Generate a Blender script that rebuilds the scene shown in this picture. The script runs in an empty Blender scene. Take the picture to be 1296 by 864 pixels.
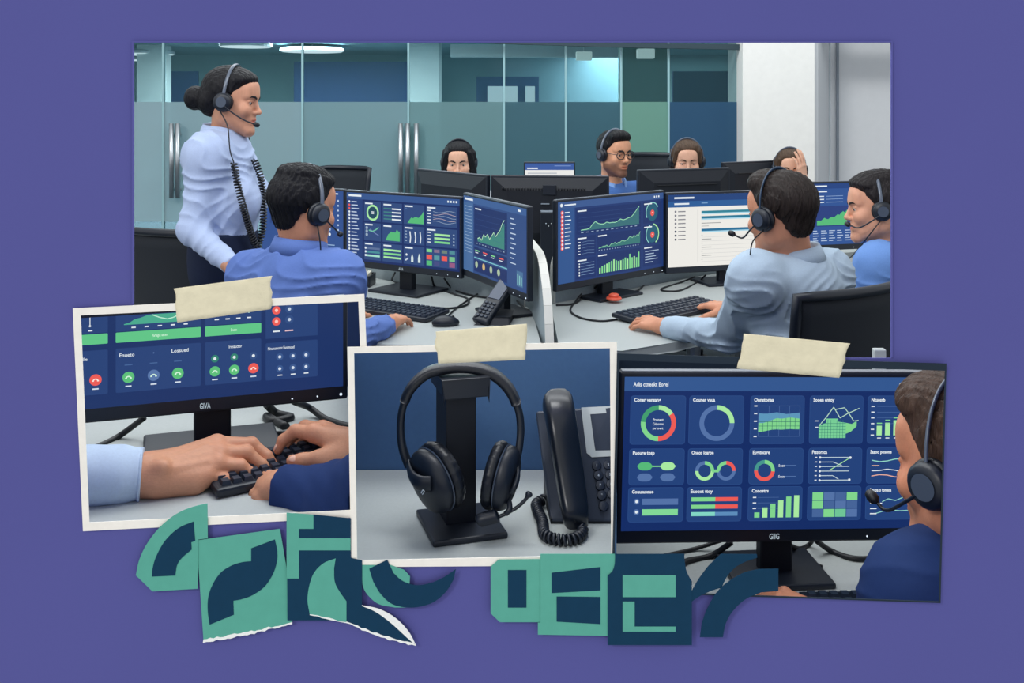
import bpy, math, random
import numpy as np
from mathutils import Vector, Matrix, Euler
from mathutils.geometry import delaunay_2d_cdt, tessellate_polygon

# ------------------------------------------------------------------ camera, sky, lights
SC = bpy.context.scene
F, EYE, CX, HY = 1300.0, 1.55, 648.0, 130.0       # focal length in px of a 1296 px frame, eye height, principal column, horizon row
cam_d = bpy.data.cameras.new('camera'); cam = bpy.data.objects.new('camera', cam_d)
SC.collection.objects.link(cam)
cam.location = (0, 0, EYE); cam.rotation_euler = (math.radians(90), 0, 0)
cam_d.sensor_width = 36.0; cam_d.lens = 36.0 * F / 1296.0
cam_d.shift_y = -(432.0 - HY) / 1296.0; cam_d.clip_start = 0.05; cam_d.clip_end = 80
SC.camera = cam
world = bpy.data.worlds.new('sky'); SC.world = world; world.use_nodes = True
world.node_tree.nodes['Background'].inputs[0].default_value = (0.93, 0.97, 1.0, 1)
world.node_tree.nodes['Background'].inputs[1].default_value = 0.80
SC.view_settings.view_transform = 'Standard'; SC.view_settings.look = 'None'
SC.view_settings.exposure = 0.0; SC.view_settings.gamma = 1.0; SC.view_settings.use_curve_mapping = False
try:
    SC.cycles.use_denoising = True
    SC.cycles.max_bounces = 8; SC.cycles.transparent_max_bounces = 12
except Exception: pass

def area(name, loc, rot, sx, sy, power, col=(1, 1, 1)):
    l = bpy.data.lights.new(name, 'AREA'); l.shape = 'RECTANGLE'; l.size = sx; l.size_y = sy; l.energy = power; l.color = col
    o = bpy.data.objects.new(name, l); SC.collection.objects.link(o); o.location = loc; o.rotation_euler = rot
    return o
sun = bpy.data.lights.new('sun', 'SUN'); sun.energy = 0.75; sun.angle = math.radians(9); sun.color = (1, 0.98, 0.95)
suno = bpy.data.objects.new('sun', sun); SC.collection.objects.link(suno)
suno.rotation_euler = Vector((0.62, 0.85, -0.62)).to_track_quat('-Z', 'Y').to_euler()
area('ceiling_lamp_near', (-0.3, 2.6, 2.75), (0, 0, 0), 2.6, 0.7, 28, (0.95, 0.98, 1))
area('ceiling_lamp_middle', (-0.6, 4.6, 2.85), (0, 0, 0), 3.4, 0.8, 34, (0.92, 0.98, 1))
area('ceiling_lamp_rear', (0.4, 6.4, 2.85), (0, 0, 0), 5.0, 0.6, 34, (0.9, 0.98, 1))
area('headphone_fill', (-0.02, 1.64, 2.05), (0, 0, 0), 0.5, 0.25, 5.4, (0.97, 0.99, 1))  # unseen fill light added to brighten the headphone scene
for i, (x, y) in enumerate(((-5.5, 11), (-3.2, 15), (-4, 19), (3, 20))):
    area('ceiling_lamp_behind_glass', (x, y, 2.62), (0, 0, 0), 3, 2, 560, (0.85, 0.97, 1))

# ------------------------------------------------------------------ helpers
def V(*a): return Vector(a)
def P(px, py, Y): return Vector(((px - CX) * Y / F, Y, EYE - (py - HY) * Y / F))
def PZ(px, py, z):
    Y = (EYE - z) * F / (py - HY); return Vector(((px - CX) * Y / F, Y, z))
def lin(c): c /= 255.0; return c / 12.92 if c <= 0.04045 else ((c + 0.055) / 1.055) ** 2.4
def rgb(c): return (lin(c[0]), lin(c[1]), lin(c[2]), 1)
MATS = {}
def mat(name, col, rough=0.6, metal=0.0, spec=0.5, noise=0.0, nscale=30.0, bump=0.0, bscale=80.0, stretch=None, coat=0.0):
    if name in MATS: return MATS[name]
    m = bpy.data.materials.new(name); m.use_nodes = True; nt = m.node_tree; b = nt.nodes['Principled BSDF']
    b.inputs['Base Color'].default_value = rgb(col); b.inputs['Roughness'].default_value = rough; b.inputs['Metallic'].default_value = metal
    b.inputs['Specular IOR Level'].default_value = spec
    if coat: b.inputs['Coat Weight'].default_value = coat
    if noise or bump:
        tc = nt.nodes.new('ShaderNodeTexCoord'); mp = nt.nodes.new('ShaderNodeMapping')
        if stretch: mp.inputs['Scale'].default_value = stretch
        nt.links.new(tc.outputs['Object'], mp.inputs['Vector'])
    if noise:
        n = nt.nodes.new('ShaderNodeTexNoise'); n.inputs['Scale'].default_value = nscale; n.inputs['Detail'].default_value = 6
        nt.links.new(mp.outputs['Vector'], n.inputs['Vector'])
        r = nt.nodes.new('ShaderNodeMapRange'); r.inputs['From Min'].default_value = 0.3; r.inputs['From Max'].default_value = 0.7
        r.inputs['To Min'].default_value = 1 - noise; r.inputs['To Max'].default_value = 1 + noise
        nt.links.new(n.outputs['Fac'], r.inputs['Value'])
        mx = nt.nodes.new('ShaderNodeVectorMath'); mx.operation = 'SCALE'; mx.inputs[0].default_value = rgb(col)[:3]
        nt.links.new(r.outputs['Result'], mx.inputs['Scale']); nt.links.new(mx.outputs['Vector'], b.inputs['Base Color'])
    if bump:
        n2 = nt.nodes.new('ShaderNodeTexNoise'); n2.inputs['Scale'].default_value = bscale; n2.inputs['Detail'].default_value = 5
        nt.links.new(mp.outputs['Vector'], n2.inputs['Vector'])
        bp = nt.nodes.new('ShaderNodeBump'); bp.inputs['Strength'].default_value = bump; bp.inputs['Distance'].default_value = 0.004
        nt.links.new(n2.outputs['Fac'], bp.inputs['Height']); nt.links.new(bp.outputs['Normal'], b.inputs['Normal'])
    MATS[name] = m; return m
def glow(name, col, strength=1.0, rough=0.35):
    if name in MATS: return MATS[name]
    m = mat(name, (3, 4, 8), rough, spec=0.25); b = m.node_tree.nodes['Principled BSDF']
    b.inputs['Emission Color'].default_value = rgb(col); b.inputs['Emission Strength'].default_value = strength
    return m
def skin_mat(name, col, rough=0.5):
    if name in MATS: return MATS[name]
    m = mat(name, col, rough, spec=0.35, bump=0.12, bscale=220); nt = m.node_tree; b = nt.nodes['Principled BSDF']
    a = nt.nodes.new('ShaderNodeAttribute'); a.attribute_name = 'tint'
    n = nt.nodes.new('ShaderNodeTexNoise'); n.inputs['Scale'].default_value = 45
    r = nt.nodes.new('ShaderNodeMapRange'); r.inputs['To Min'].default_value = 0.88; r.inputs['To Max'].default_value = 1.1
    nt.links.new(n.outputs['Fac'], r.inputs['Value'])
    k = nt.nodes.new('ShaderNodeVectorMath'); k.operation = 'SCALE'; k.inputs[0].default_value = rgb(col)[:3]; nt.links.new(r.outputs['Result'], k.inputs['Scale'])
    q = nt.nodes.new('ShaderNodeVectorMath'); q.operation = 'MULTIPLY'
    nt.links.new(k.outputs['Vector'], q.inputs[0]); nt.links.new(a.outputs['Vector'], q.inputs[1]); nt.links.new(q.outputs['Vector'], b.inputs['Base Color'])
    b.inputs['Subsurface Weight'].default_value = 0.08; b.inputs['Subsurface Radius'].default_value = (0.01, 0.004, 0.002)
    return m
COL = SC.collection
def tag(o, label=None, cat=None, group=None, kind=None):
    if label: o['label'] = label
    if cat: o['category'] = cat
    if group: o['group'] = group
    if kind: o['kind'] = kind
    return o
def thing(name, loc, label, cat, rot=(0, 0, 0), group=None):
    o = bpy.data.objects.new(name, None); COL.objects.link(o); o.location = loc; o.rotation_euler = rot; o.empty_display_size = 0.05
    return tag(o, label, cat, group)
def link_mesh(name, verts, faces, mats, parent=None, mi=None, smooth=False, bevel=0, solid=0, subsurf=0, seg=2):
    me = bpy.data.meshes.new(name); me.from_pydata([tuple(v) for v in verts], [], [tuple(f) for f in faces])
    for m in (mats if isinstance(mats, (list, tuple)) else [mats]): me.materials.append(m)
    if mi is not None: me.polygons.foreach_set('material_index', mi)
    if smooth: me.polygons.foreach_set('use_smooth', [True] * len(me.polygons))
    me.update(); o = bpy.data.objects.new(name, me); COL.objects.link(o)
    if parent is not None: o.parent = parent
    if solid: s = o.modifiers.new('thick', 'SOLIDIFY'); s.thickness = solid; s.offset = 0
    if bevel: b = o.modifiers.new('bevel', 'BEVEL'); b.width = bevel; b.segments = seg; b.limit_method = 'ANGLE'; b.angle_limit = math.radians(40)
    if subsurf: s = o.modifiers.new('sub', 'SUBSURF'); s.levels = subsurf; s.render_levels = subsurf
    return o
class MB:
    """collects shapes into one mesh"""
    def __init__(s): s.v = []; s.f = []
    def add(s, vs, fs):
        n = len(s.v); s.v += [Vector(v) for v in vs]; s.f += [tuple(i + n for i in f) for f in fs]; return s
    def box(s, c, d, rot=None):
        c = Vector(c); vs = []
        for x in (-.5, .5):
            for y in (-.5, .5):
                for z in (-.5, .5):
                    p = Vector((x * d[0], y * d[1], z * d[2]))
                    if rot is not None: p = rot @ p
                    vs.append(c + p)
        return s.add(vs, [(0, 1, 3, 2), (4, 6, 7, 5), (0, 4, 5, 1), (2, 3, 7, 6), (0, 2, 6, 4), (1, 5, 7, 3)])
    def prism(s, poly, vec):
        n = len(poly); vec = Vector(vec); a = [Vector(p) for p in poly]; b = [p + vec for p in a]
        tr = tessellate_polygon([a])
        fs = [tuple(t) for t in tr] + [tuple(n + i for i in reversed(t)) for t in tr]
        fs += [(i, (i + 1) % n, n + (i + 1) % n, n + i) for i in range(n)]
        return s.add(a + b, fs)
    def tube(s, pts, r, n=8, flat=None, cap=True):
        pts = [Vector(p) for p in pts]; m = len(pts)
        rs = r if isinstance(r, (list, tuple)) else [r] * m
        t0 = (pts[1] - pts[0]).normalized(); up = Vector((0, 0, 1)) if abs(t0.z) < 0.9 else Vector((1, 0, 0))
        nrm = t0.cross(up).normalized(); vs = []
        for i, p in enumerate(pts):
            t = (pts[min(i + 1, m - 1)] - pts[max(i - 1, 0)]).normalized()
            nrm = (nrm - t * nrm.dot(t)).normalized(); bn = t.cross(nrm)
            for k in range(n):
                a = 2 * math.pi * k / n
                vs.append(p + (nrm * math.cos(a) * (flat if flat else 1) + bn * math.sin(a)) * rs[i])
        fs = []
        for i in range(m - 1):
            for k in range(n):
                fs.append((i * n + k, i * n + (k + 1) % n, (i + 1) * n + (k + 1) % n, (i + 1) * n + k))
        if cap: fs += [tuple(reversed(range(n))), tuple((m - 1) * n + k for k in range(n))]
        return s.add(vs, fs)
    def lathe(s, prof, c, ax, n=28):
        """profile of (radius, height) pairs round axis ax through c"""
        c = Vector(c); ax = Vector(ax).normalized(); u = ax.orthogonal().normalized(); w = ax.cross(u); vs = []; fs = []
        for (r, h) in prof:
            for k in range(n):
                a = 2 * math.pi * k / n; vs.append(c + ax * h + (u * math.cos(a) + w * math.sin(a)) * max(r, 1e-5))
        for i in range(len(prof) - 1):
            for k in range(n): fs.append((i * n + k, i * n + (k + 1) % n, (i + 1) * n + (k + 1) % n, (i + 1) * n + k))
        fs += [tuple(reversed(range(n))), tuple((len(prof) - 1) * n + k for k in range(n))]
        return s.add(vs, fs)
    def ball(s, c, r, nu=14, nv=10):
        prof = [(math.sin(math.pi * i / nv), -math.cos(math.pi * i / nv)) for i in range(nv + 1)]
        rr = r if isinstance(r, (tuple, list)) else (r, r, r); c = Vector(c); n0 = len(s.v)
        s.lathe(prof, (0, 0, 0), (0, 0, 1), nu)
        for i in range(n0, len(s.v)): v = s.v[i]; s.v[i] = Vector((c.x + v.x * rr[0], c.y + v.y * rr[1], c.z + v.z * rr[2]))
        return s
    def move(s, M, start=0):
        for i in range(start, len(s.v)): s.v[i] = M @ s.v[i]
        return s
    def build(s, name, m, parent=None, world=False, **kw):
        vs = s.v
        if world and parent is not None:
            mw = parent.matrix_basis.inverted(); vs = [mw @ v for v in vs]
        return link_mesh(name, vs, s.f, m, parent, **kw)
def struct(o, label=None): o['kind'] = 'structure'; return tag(o, label) if label else o
def spline(pts, n=8):
    pts = [Vector(p) for p in pts]; q = [pts[0] * 2 - pts[1]] + pts + [pts[-1] * 2 - pts[-2]]; out = []
    for i in range(1, len(q) - 2):
        a, b, c, d = q[i - 1:i + 3]
        for k in range(n):
            t = k / n; out.append(0.5 * ((2 * b) + (c - a) * t + (2 * a - 5 * b + 4 * c - d) * t * t + (3 * b - a - 3 * c + d) * t ** 3))
    out.append(pts[-1]); return out
def coil(path, R, turns, r, n=6, per=9):
    """a coiled cord along a path"""
    pts = [Vector(p) for p in path]; L = [0]
    for a, b in zip(pts, pts[1:]): L.append(L[-1] + (b - a).length)
    N = int(turns * per); out = []; nrm = None
    for i in range(N + 1):
        d = L[-1] * i / N; j = max(0, min(len(pts) - 2, next((k - 1 for k in range(1, len(L)) if L[k] >= d), len(pts) - 2)))
        t = (d - L[j]) / max(1e-9, L[j + 1] - L[j]); p = pts[j].lerp(pts[j + 1], t); tg = (pts[j + 1] - pts[j]).normalized()
        if nrm is None: nrm = tg.orthogonal().normalized()
        nrm = (nrm - tg * nrm.dot(tg)).normalized(); bn = tg.cross(nrm); a = 2 * math.pi * i / per
        out.append(p + (nrm * math.cos(a) + bn * math.sin(a)) * R)
    return MB().tube(out, r, n)

# ------------------------------------------------------------------ materials
M_purple = mat('purple_card', (88, 88, 153), 0.85, spec=0.15, noise=0.02, nscale=3, bump=0.05, bscale=500)
M_paper = mat('white_photo_paper', (246, 240, 231), 0.8, spec=0.2, noise=0.03, nscale=90)
M_tape = mat('masking_tape', (230, 220, 190), 0.75, spec=0.2, noise=0.05, nscale=60, bump=0.25, bscale=160)
M_teal = mat('teal_paper', (92, 169, 151), 0.85, spec=0.15, noise=0.03, nscale=60)
M_navy = mat('navy_paper', (18, 57, 84), 0.85, spec=0.15, noise=0.04, nscale=60)
M_torn = mat('torn_paper_core', (246, 246, 243), 0.9, spec=0.1, bump=0.4, bscale=300)
M_black = mat('black_plastic', (19, 26, 38), 0.42, spec=0.5)
M_black2 = mat('satin_black_plastic', (14, 20, 31), 0.55, spec=0.4)
M_gloss = mat('soft_black_leather', (14, 19, 29), 0.38, spec=0.5, bump=0.1, bscale=300)
M_rubber = mat('black_cable_rubber', (12, 16, 24), 0.5)
M_metal = mat('brushed_steel', (190, 196, 200), 0.32, metal=0.9)
M_desk = mat('pale_grey_laminate', (174, 180, 179), 0.55, spec=0.35, noise=0.03, nscale=200)
M_deskedge = mat('dark_desk_edge', (38, 50, 62), 0.6)
M_grey = mat('grey_fabric_panel', (150, 163, 168), 0.85, spec=0.2, noise=0.05, nscale=150)
M_edge = mat('pale_panel_edge', (214, 214, 208), 0.6)
M_mesh = mat('black_chair_mesh', (22, 29, 38), 0.8, noise=0.15, nscale=300)
M_white = mat('white_wall_paint', (232, 232, 230), 0.85, spec=0.2, noise=0.015, nscale=20)
# ------------------------------------------------------------------ the purple wall and its photo openings
YB = 1.40
PR1_O = [(92, 390), (461, 372), (474, 653), (105, 672)]; PR1_I = [(102, 399), (453.5, 381.5), (465, 645), (113, 661)]
PR2_O = [(439.5, 439), (781, 432.5), (777, 715), (444.5, 717.5)]; PR2_I = [(448, 447), (772, 440.5), (773.5, 702), (452, 709)]
PR3_O = [(781, 447), (1198, 460), (1190.5, 763), (774, 749)]; PR3_I = [(784, 456), (1196, 469), (1188.5, 761), (777, 747)]
MAIN = [(169, 54), (1128, 54), (1128, 453), (169, 453)]
def midpoly(a, b): return [((p[0] + q[0]) / 2, (p[1] + q[1]) / 2) for p, q in zip(a, b)]
def inside(p, poly):
    c = False; n = len(poly)
    for i in range(n):
        (x1, y1), (x2, y2) = poly[i], poly[(i + 1) % n]
        if (y1 > p[1]) != (y2 > p[1]) and p[0] < (x2 - x1) * (p[1] - y1) / (y2 - y1) + x1: c = not c
    return c
holes = [MAIN, midpoly(PR1_O, PR1_I), midpoly(PR2_O, PR2_I), midpoly(PR3_O, PR3_I)]
BX = [(-700, -760), (2000, -760), (2000, 1560), (-700, 1560)]
pts, edges = [], []
for h in [BX] + holes:
    n0 = len(pts); pts += [Vector(p) for p in h]; edges += [(n0 + i, n0 + (i + 1) % len(h)) for i in range(len(h))]
vv, _, ff, *_ = delaunay_2d_cdt(pts, edges, [], 0, 1e-5)
keep = []
for f in ff:
    c = sum((vv[i] for i in f), Vector((0, 0))) / len(f)
    if not any(inside(c, h) for h in holes): keep.append(f)
bo = link_mesh('wall_front', [P(v.x, v.y, YB) for v in vv], keep, M_purple)
sm = bo.modifiers.new('thick', 'SOLIDIFY'); sm.thickness = 0.0022; sm.offset = 1
struct(bo, 'purple card wall with four openings onto the scenes behind')
bo.data.flip_normals() if bo.data.polygons[0].normal.y > 0 else None
sm.offset = -1

def ring(name, outer, inner, Y, th, m, parent=None, close=True):
    n = len(outer); o = [P(p[0], p[1], Y) for p in outer]; i = [P(p[0], p[1], Y) for p in inner]; d = Vector((0, th, 0))
    vs = o + i + [p + d for p in o] + [p + d for p in i]; fs = []
    for k in range(n if close else n - 1):
        j = (k + 1) % n
        fs += [(k, j, n + j, n + k), (2 * n + k, 3 * n + k, 3 * n + j, 2 * n + j), (k, 2 * n + k, 2 * n + j, j), (n + k, n + j, 3 * n + j, 3 * n + k)]
    return link_mesh(name, vs, fs, m, parent)
rb = MB()
for x0, y0, x1, y1 in ((166.5, 51.8, 1130, 53.8), (1128.2, 53.8, 1130.2, 452), (166.8, 53.8, 168.8, 384)):
    rb.prism([P(x0, y0, YB - 0.0035), P(x1, y0, YB - 0.0035), P(x1, y1, YB - 0.0035), P(x0, y1, YB - 0.0035)], (0, 0.0035, 0))
rim = rb.build('shadow_lip', M_purple)  # added lip in the wall colour, raised so the picture edge throws a shadow
struct(rim, 'thin purple lip added to cast a shadow round the big office picture')
tag(ring('photo_border', [(444, 655), (105, 672), (92, 390), (461, 372), (464, 445)], [(444, 645.3), (113, 661), (102, 399), (453.5, 381.5), (456, 445)], YB - 0.0045, 0.001, M_paper, close=False), 'white paper border round the picture of typing hands', 'photo border')
tag(ring('photo_border', PR2_O, PR2_I, YB - 0.0065, 0.001, M_paper), 'white paper border round the picture of headphones and desk phone', 'photo border')
M_dark = mat('dark_print_edge', (12, 33, 50), 0.8)
tag(ring('photo_border', PR3_O, PR3_I, YB - 0.0085, 0.001, M_dark), 'thin dark edge of the borderless picture of a dashboard screen', 'photo border')

# ------------------------------------------------------------------ office shell behind
def slab(name, poly, z, th, m, **kw):
    return MB().prism([(x, y, z) for x, y in poly], (0, 0, -th)).build(name, m, **kw)
M_floor = mat('grey_office_carpet', (74, 84, 92), 0.9, noise=0.08, nscale=60)
struct(slab('floor', [(-14, 1.0), (14, 1.0), (14, 25), (-14, 25)], 0, 0.1, M_floor), 'grey office floor')
M_ceil = mat('teal_grey_ceiling', (140, 172, 178), 0.9)
struct(slab('ceiling', [(-14, 7.6), (14, 7.6), (14, 25), (-14, 25)], 2.78, 0.1, M_ceil), 'teal grey ceiling of the room behind the glass')
M_backw = mat('teal_back_wall', (146, 180, 184), 0.9, noise=0.03, nscale=2)
struct(MB().box((0, 24.5, 1.3), (28, 0.1, 2.8)).build('wall_back', M_backw), 'far teal wall behind the glass partition')
M_blue = mat('blue_wall_panel', (24, 56, 104), 0.7)
M_blue2 = mat('dark_blue_frame', (20, 48, 88), 0.6)
M_colw = mat('pale_column', (214, 224, 222), 0.85)
def pane(name, x0, y0, x1, y1, Y, m, th=0.1, z0=None):
    a, b = P(x0, y0, Y), P(x1, y1, Y); zlo = b.z if z0 is None else z0
    return MB().box(((a.x + b.x) / 2, Y + th / 2, (a.z + zlo) / 2), (b.x - a.x, th, a.z - zlo)).build(name, m)
struct(pane('trim_2', 372, 78, 517, 140, 22, M_blue, z0=0.0)); struct(pane('trim_3', 213, 90, 250, 140, 22, M_blue, z0=0.0))
struct(pane('wall_column_left', 173, 40, 206, 140, 20, M_colw, 0.5, z0=0.0)); struct(pane('wall_column_middle', 517, 30, 556, 140, 18, M_colw, 0.6, z0=0.0))
struct(pane('wall_beam', 570, 56, 800, 72, 18, M_colw, 0.4))
struct(pane('wall_column_right', 788, 30, 846, 140, 12, mat('pale_green_column', (150, 186, 172), 0.85), 0.5, z0=0.0))
struct(pane('trim_4', 852, 90, 960, 140, 14, M_blue, z0=0.0))
struct(pane('wall_right_rear', 640, 40, 790, 140, 21, mat('grey_teal_wall', (96, 124, 134), 0.9), 0.2, z0=0.0))
w = pane('window_1', 603, 97, 682, 140, 20.5, M_blue2, 0.08); struct(w, 'dark blue framed window with two bright panes')
g = glow('daylight_pane', (205, 228, 235), 0.95)
for a, b in ((617, 655), (665, 677)):
    q = pane('pane', a, 109, b, 134, 20.46, g, 0.03); q.parent = w
# lights of the room behind
M_lamp = glow('lamp_diffuser', (250, 253, 255), 1.25)
M_lampb = mat('lamp_housing', (190, 200, 204), 0.5)
def ceiling_light(px, wpx, py, Y, label):
    c = P(px, py, Y); r = wpx / 2 * Y / F; t = thing('ceiling_light', c, label, 'ceiling light', group='round ceiling lights behind the glass')
    MB().lathe([(r, 0), (r, 0.05), (r * 0.9, 0.07)], (0, 0, 0), (0, 0, 1), 32).build('housing', M_lampb, t)
    MB().lathe([(r * 0.2, -0.02), (r * 0.94, -0.012), (r * 0.96, 0.0)], (0, 0, 0), (0, 0, 1), 32).build('diffuser', M_lamp, t)
    MB().tube([(0, 0, 0.07), (0, 0, 2.78 - c.z)], 0.015).build('stem', M_lampb, t)
ceiling_light(311, 66, 59, 18, 'round white ceiling light above the standing woman')
ceiling_light(395, 80, 65, 20, 'round white ceiling light to the right above the dark blue panel')
ceiling_light(184, 72, 68.5, 20.5, 'round white ceiling light at the left edge, upper of two')
ceiling_light(178, 44, 76, 23, 'round white ceiling light at the left edge, lower of two')
for px, py, Y, lb in ((739, 71, 11, 'small white hanging lamp left of the pale green column'), (817, 68, 10, 'small white hanging lamp in front of the pale green column')):
    c = P(px, py, Y); t = thing('hanging_lamp', c, lb, 'lamp')
    MB().box((0, 0, 0), (0.17, 0.1, 0.095)).build('lamp_box', glow('soft_lamp', (205, 225, 222), 0.85), t, bevel=0.01)
    MB().tube([(0, 0, 0.04), (0, 0, 2.78 - c.z)], 0.008).build('stem', M_lampb, t)
# glass partition
def glass(name, col, clear, rough):
    m = bpy.data.materials.new(name); m.use_nodes = True; nt = m.node_tree; nt.nodes.clear()
    out = nt.nodes.new('ShaderNodeOutputMaterial'); tr = nt.nodes.new('ShaderNodeBsdfTransparent'); tr.inputs[0].default_value = rgb((226, 239, 241))
    pb = nt.nodes.new('ShaderNodeBsdfPrincipled'); pb.inputs['Base Color'].default_value = rgb(col); pb.inputs['Roughness'].default_value = rough
    mx = nt.nodes.new('ShaderNodeMixShader'); mx.inputs[0].default_value = 1 - clear
    if rough > 0.3:
        tl = nt.nodes.new('ShaderNodeBsdfTranslucent'); tl.inputs[0].default_value = rgb(col)
        m2 = nt.nodes.new('ShaderNodeMixShader'); m2.inputs[0].default_value = 0.45
        nt.links.new(pb.outputs[0], m2.inputs[1]); nt.links.new(tl.outputs[0], m2.inputs[2]); src = m2.outputs[0]
    else: src = pb.outputs[0]
    nt.links.new(tr.outputs[0], mx.inputs[1]); nt.links.new(src, mx.inputs[2]); nt.links.new(mx.outputs[0], out.inputs[0])
    return m
YG = 7.5
G_clear = glass('clear_teal_glass', (70, 112, 122), 0.84, 0.08)
seams = [(-420, -110, (186, 206, 212)), (-110, 30, (186, 206, 212)), (30, 207, (186, 206, 212)), (207, 383, (178, 202, 208)), (383, 517, (158, 190, 196)), (517, 638, (140, 178, 182)), (638, 716, (90, 134, 148)), (716, 786, (82, 126, 142)), (786, 846, (146, 196, 180)), (846, 945, (66, 112, 150))]
for i, (a, b, c) in enumerate(seams):
    xa, xb = (a - CX) * YG / F, (b - CX) * YG / F; zt, zb = EYE - (129 - HY) * YG / F, EYE - (280 - HY) * YG / F
    o = MB().box(((xa + xb) / 2, YG, 1.35), (xb - xa - 0.004, 0.01, 2.7)).build('window_%d' % (i + 2), G_clear); struct(o)
    MB().box(((xa + xb) / 2, YG - 0.008, (zt + zb) / 2), (xb - xa - 0.012, 0.004, zt - zb)).build('frosted_film', glass('frosted_%d' % i, c, 0.22, 0.7), o)
    MB().box((xb, YG, 1.35), (0.014, 0.03, 2.7)).build('seam_profile', mat('pale_glass_edge', (150, 190, 196), 0.3), o)
struct(MB().box((-0.75, YG, 2.1), (9, 0.12, 0.12)).build('trim_5', M_colw))
struct(MB().prism([P(560, 52, YG - 0.1), P(940, 56, YG - 0.1), P(940, 63, YG - 0.1), P(786, 60, YG - 0.1), P(640, 55.5, YG - 0.1)], (0, 0.05, 0)).build('trim_6', mat('dark_head_rail', (40, 62, 72), 0.5)))
def pull(px, label):
    c = P(px, 205, YG - 0.06); t = thing('door_handle', c, label, 'door handle', group='long steel pulls on the glass doors')
    MB().tube([(0, 0, -0.26), (0, 0, 0.28)], 0.018, 12).build('bar', M_metal, t, smooth=True)
    for z in (-0.2, 0.2): MB().tube([(0, 0, z), (0, 0.06, z)], 0.012, 8).build('mount', M_metal, t)
pull(217, 'long steel door pull by the standing woman, left of the pair'); pull(225, 'long steel door pull by the standing woman, right of the pair')
pull(507, 'long steel door pull left of the middle seam of the glass wall'); pull(516, 'long steel door pull in the middle of the three on the glass wall'); pull(527, 'long steel door pull right of the middle seam of the glass wall')
# white column and right wall
struct(MB().box((1.895, 7.55, 1.4), ((1031 - 940) * 7.3 / F, 0.5, 2.9)).build('wall_column_white', mat('white_column_paint', (236, 235, 231), 0.85, noise=0.02, nscale=25)))
for k in range(1):
    x0 = (1029 - CX) * 7.3 / F
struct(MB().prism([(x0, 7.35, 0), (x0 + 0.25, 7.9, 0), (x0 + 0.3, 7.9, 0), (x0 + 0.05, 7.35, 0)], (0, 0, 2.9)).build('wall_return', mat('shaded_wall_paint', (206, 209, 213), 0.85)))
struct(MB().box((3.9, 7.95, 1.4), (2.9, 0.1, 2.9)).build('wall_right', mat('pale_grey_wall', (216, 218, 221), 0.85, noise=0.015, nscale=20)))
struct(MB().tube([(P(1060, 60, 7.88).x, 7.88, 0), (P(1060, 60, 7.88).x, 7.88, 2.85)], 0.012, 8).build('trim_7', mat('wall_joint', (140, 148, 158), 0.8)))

# ------------------------------------------------------------------ backdrops and desks of the three small scenes
def radial(px, y0, y1, ptop, zlo, m, name):
    a = [P(px, ptop, y0), P(px, ptop, y1)]; p = [Vector((a[0].x, a[0].y, zlo)), Vector((a[1].x, a[1].y, zlo)), a[1], a[0]]
    return struct(MB().prism(p, (0.003, 0, 0)).build(name, m))
def backdrop(name, pts, Y, zlo, m, label):
    a, b = P(pts[0][0], pts[0][1], Y), P(pts[1][0], pts[1][1], Y)
    return struct(MB().prism([(a.x, Y, zlo), (b.x, Y, zlo), b, a], (0, 0.01, 0)).build(name, m), label)
M_set1 = mat('deep_blue_wall', (22, 48, 92), 0.8); M_set2 = mat('slate_blue_wall', (72, 108, 150), 0.85, noise=0.03, nscale=120); M_set3 = mat('dark_navy_wall', (14, 36, 54), 0.8)
backdrop('wall_hands_scene', [(20, 398), (458, 377)], 2.42, 0.6, mat('grey_blue_divider', (92, 112, 128), 0.85), 'blue grey divider behind the typing hands')
struct(MB().prism([P(380, 380.5, 2.40), P(457.5, 377, 2.40), P(457.5, 500, 2.40), P(380, 500, 2.40)], (0, 0.01, 0)).build('wall_hands_panel', M_set1))
backdrop('wall_headphone_scene', [(445.5, 443), (778, 436.5)], 1.93, 0.6, M_set2, 'slate blue wall behind the headphones')
backdrop('wall_screen_scene', [(778, 451.5), (1330, 468)], 2.36, 0.3, M_set3, 'dark navy wall behind the dashboard screen')
radial(446, 1.41, 1.93, 443, 0.5, M_set2, 'wall_left_divider'); radial(446, 1.93, 2.42, 443, 0.5, M_set2, 'wall_left_divider_rear')
radial(777.5, 1.41, 2.36, 452, 0.4, M_set2, 'wall_right_divider')
def rx(px, Y): return (px - CX) * Y / F
Z1, Z2, Z3 = 0.888, 0.861, 0.632
def desk(name, poly, z, label):
    o = slab(name, poly, z, 0.03, M_desk, bevel=0.003)
    return tag(o, label, 'desk')
desk('desk', [(-1.25, 1.42), (rx(446, 1.42), 1.42), (rx(446, 2.40), 2.40), (-1.25, 2.40)], Z1, 'pale grey desk under the typing hands')
desk('desk', [(rx(447, 1.42), 1.42), (rx(776.5, 1.42), 1.42), (rx(776.5, 1.925), 1.925), (rx(447, 1.925), 1.925)], Z2, 'pale grey desk under the headphone stand')
desk('desk', [(rx(779, 1.8), 1.8), (1.2, 1.8), (1.2, 2.355), (rx(779, 2.355), 2.355)], Z3, 'pale grey desk under the big dashboard screen')
tag(MB().box(P(1112.5, 480, 2.33), (0.027, 0.02, 0.14)).build('light_post', mat('pale_post', (190, 196, 196), 0.6), bevel=0.003), 'short pale post on the dark wall above the dashboard screen', 'post')
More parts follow.
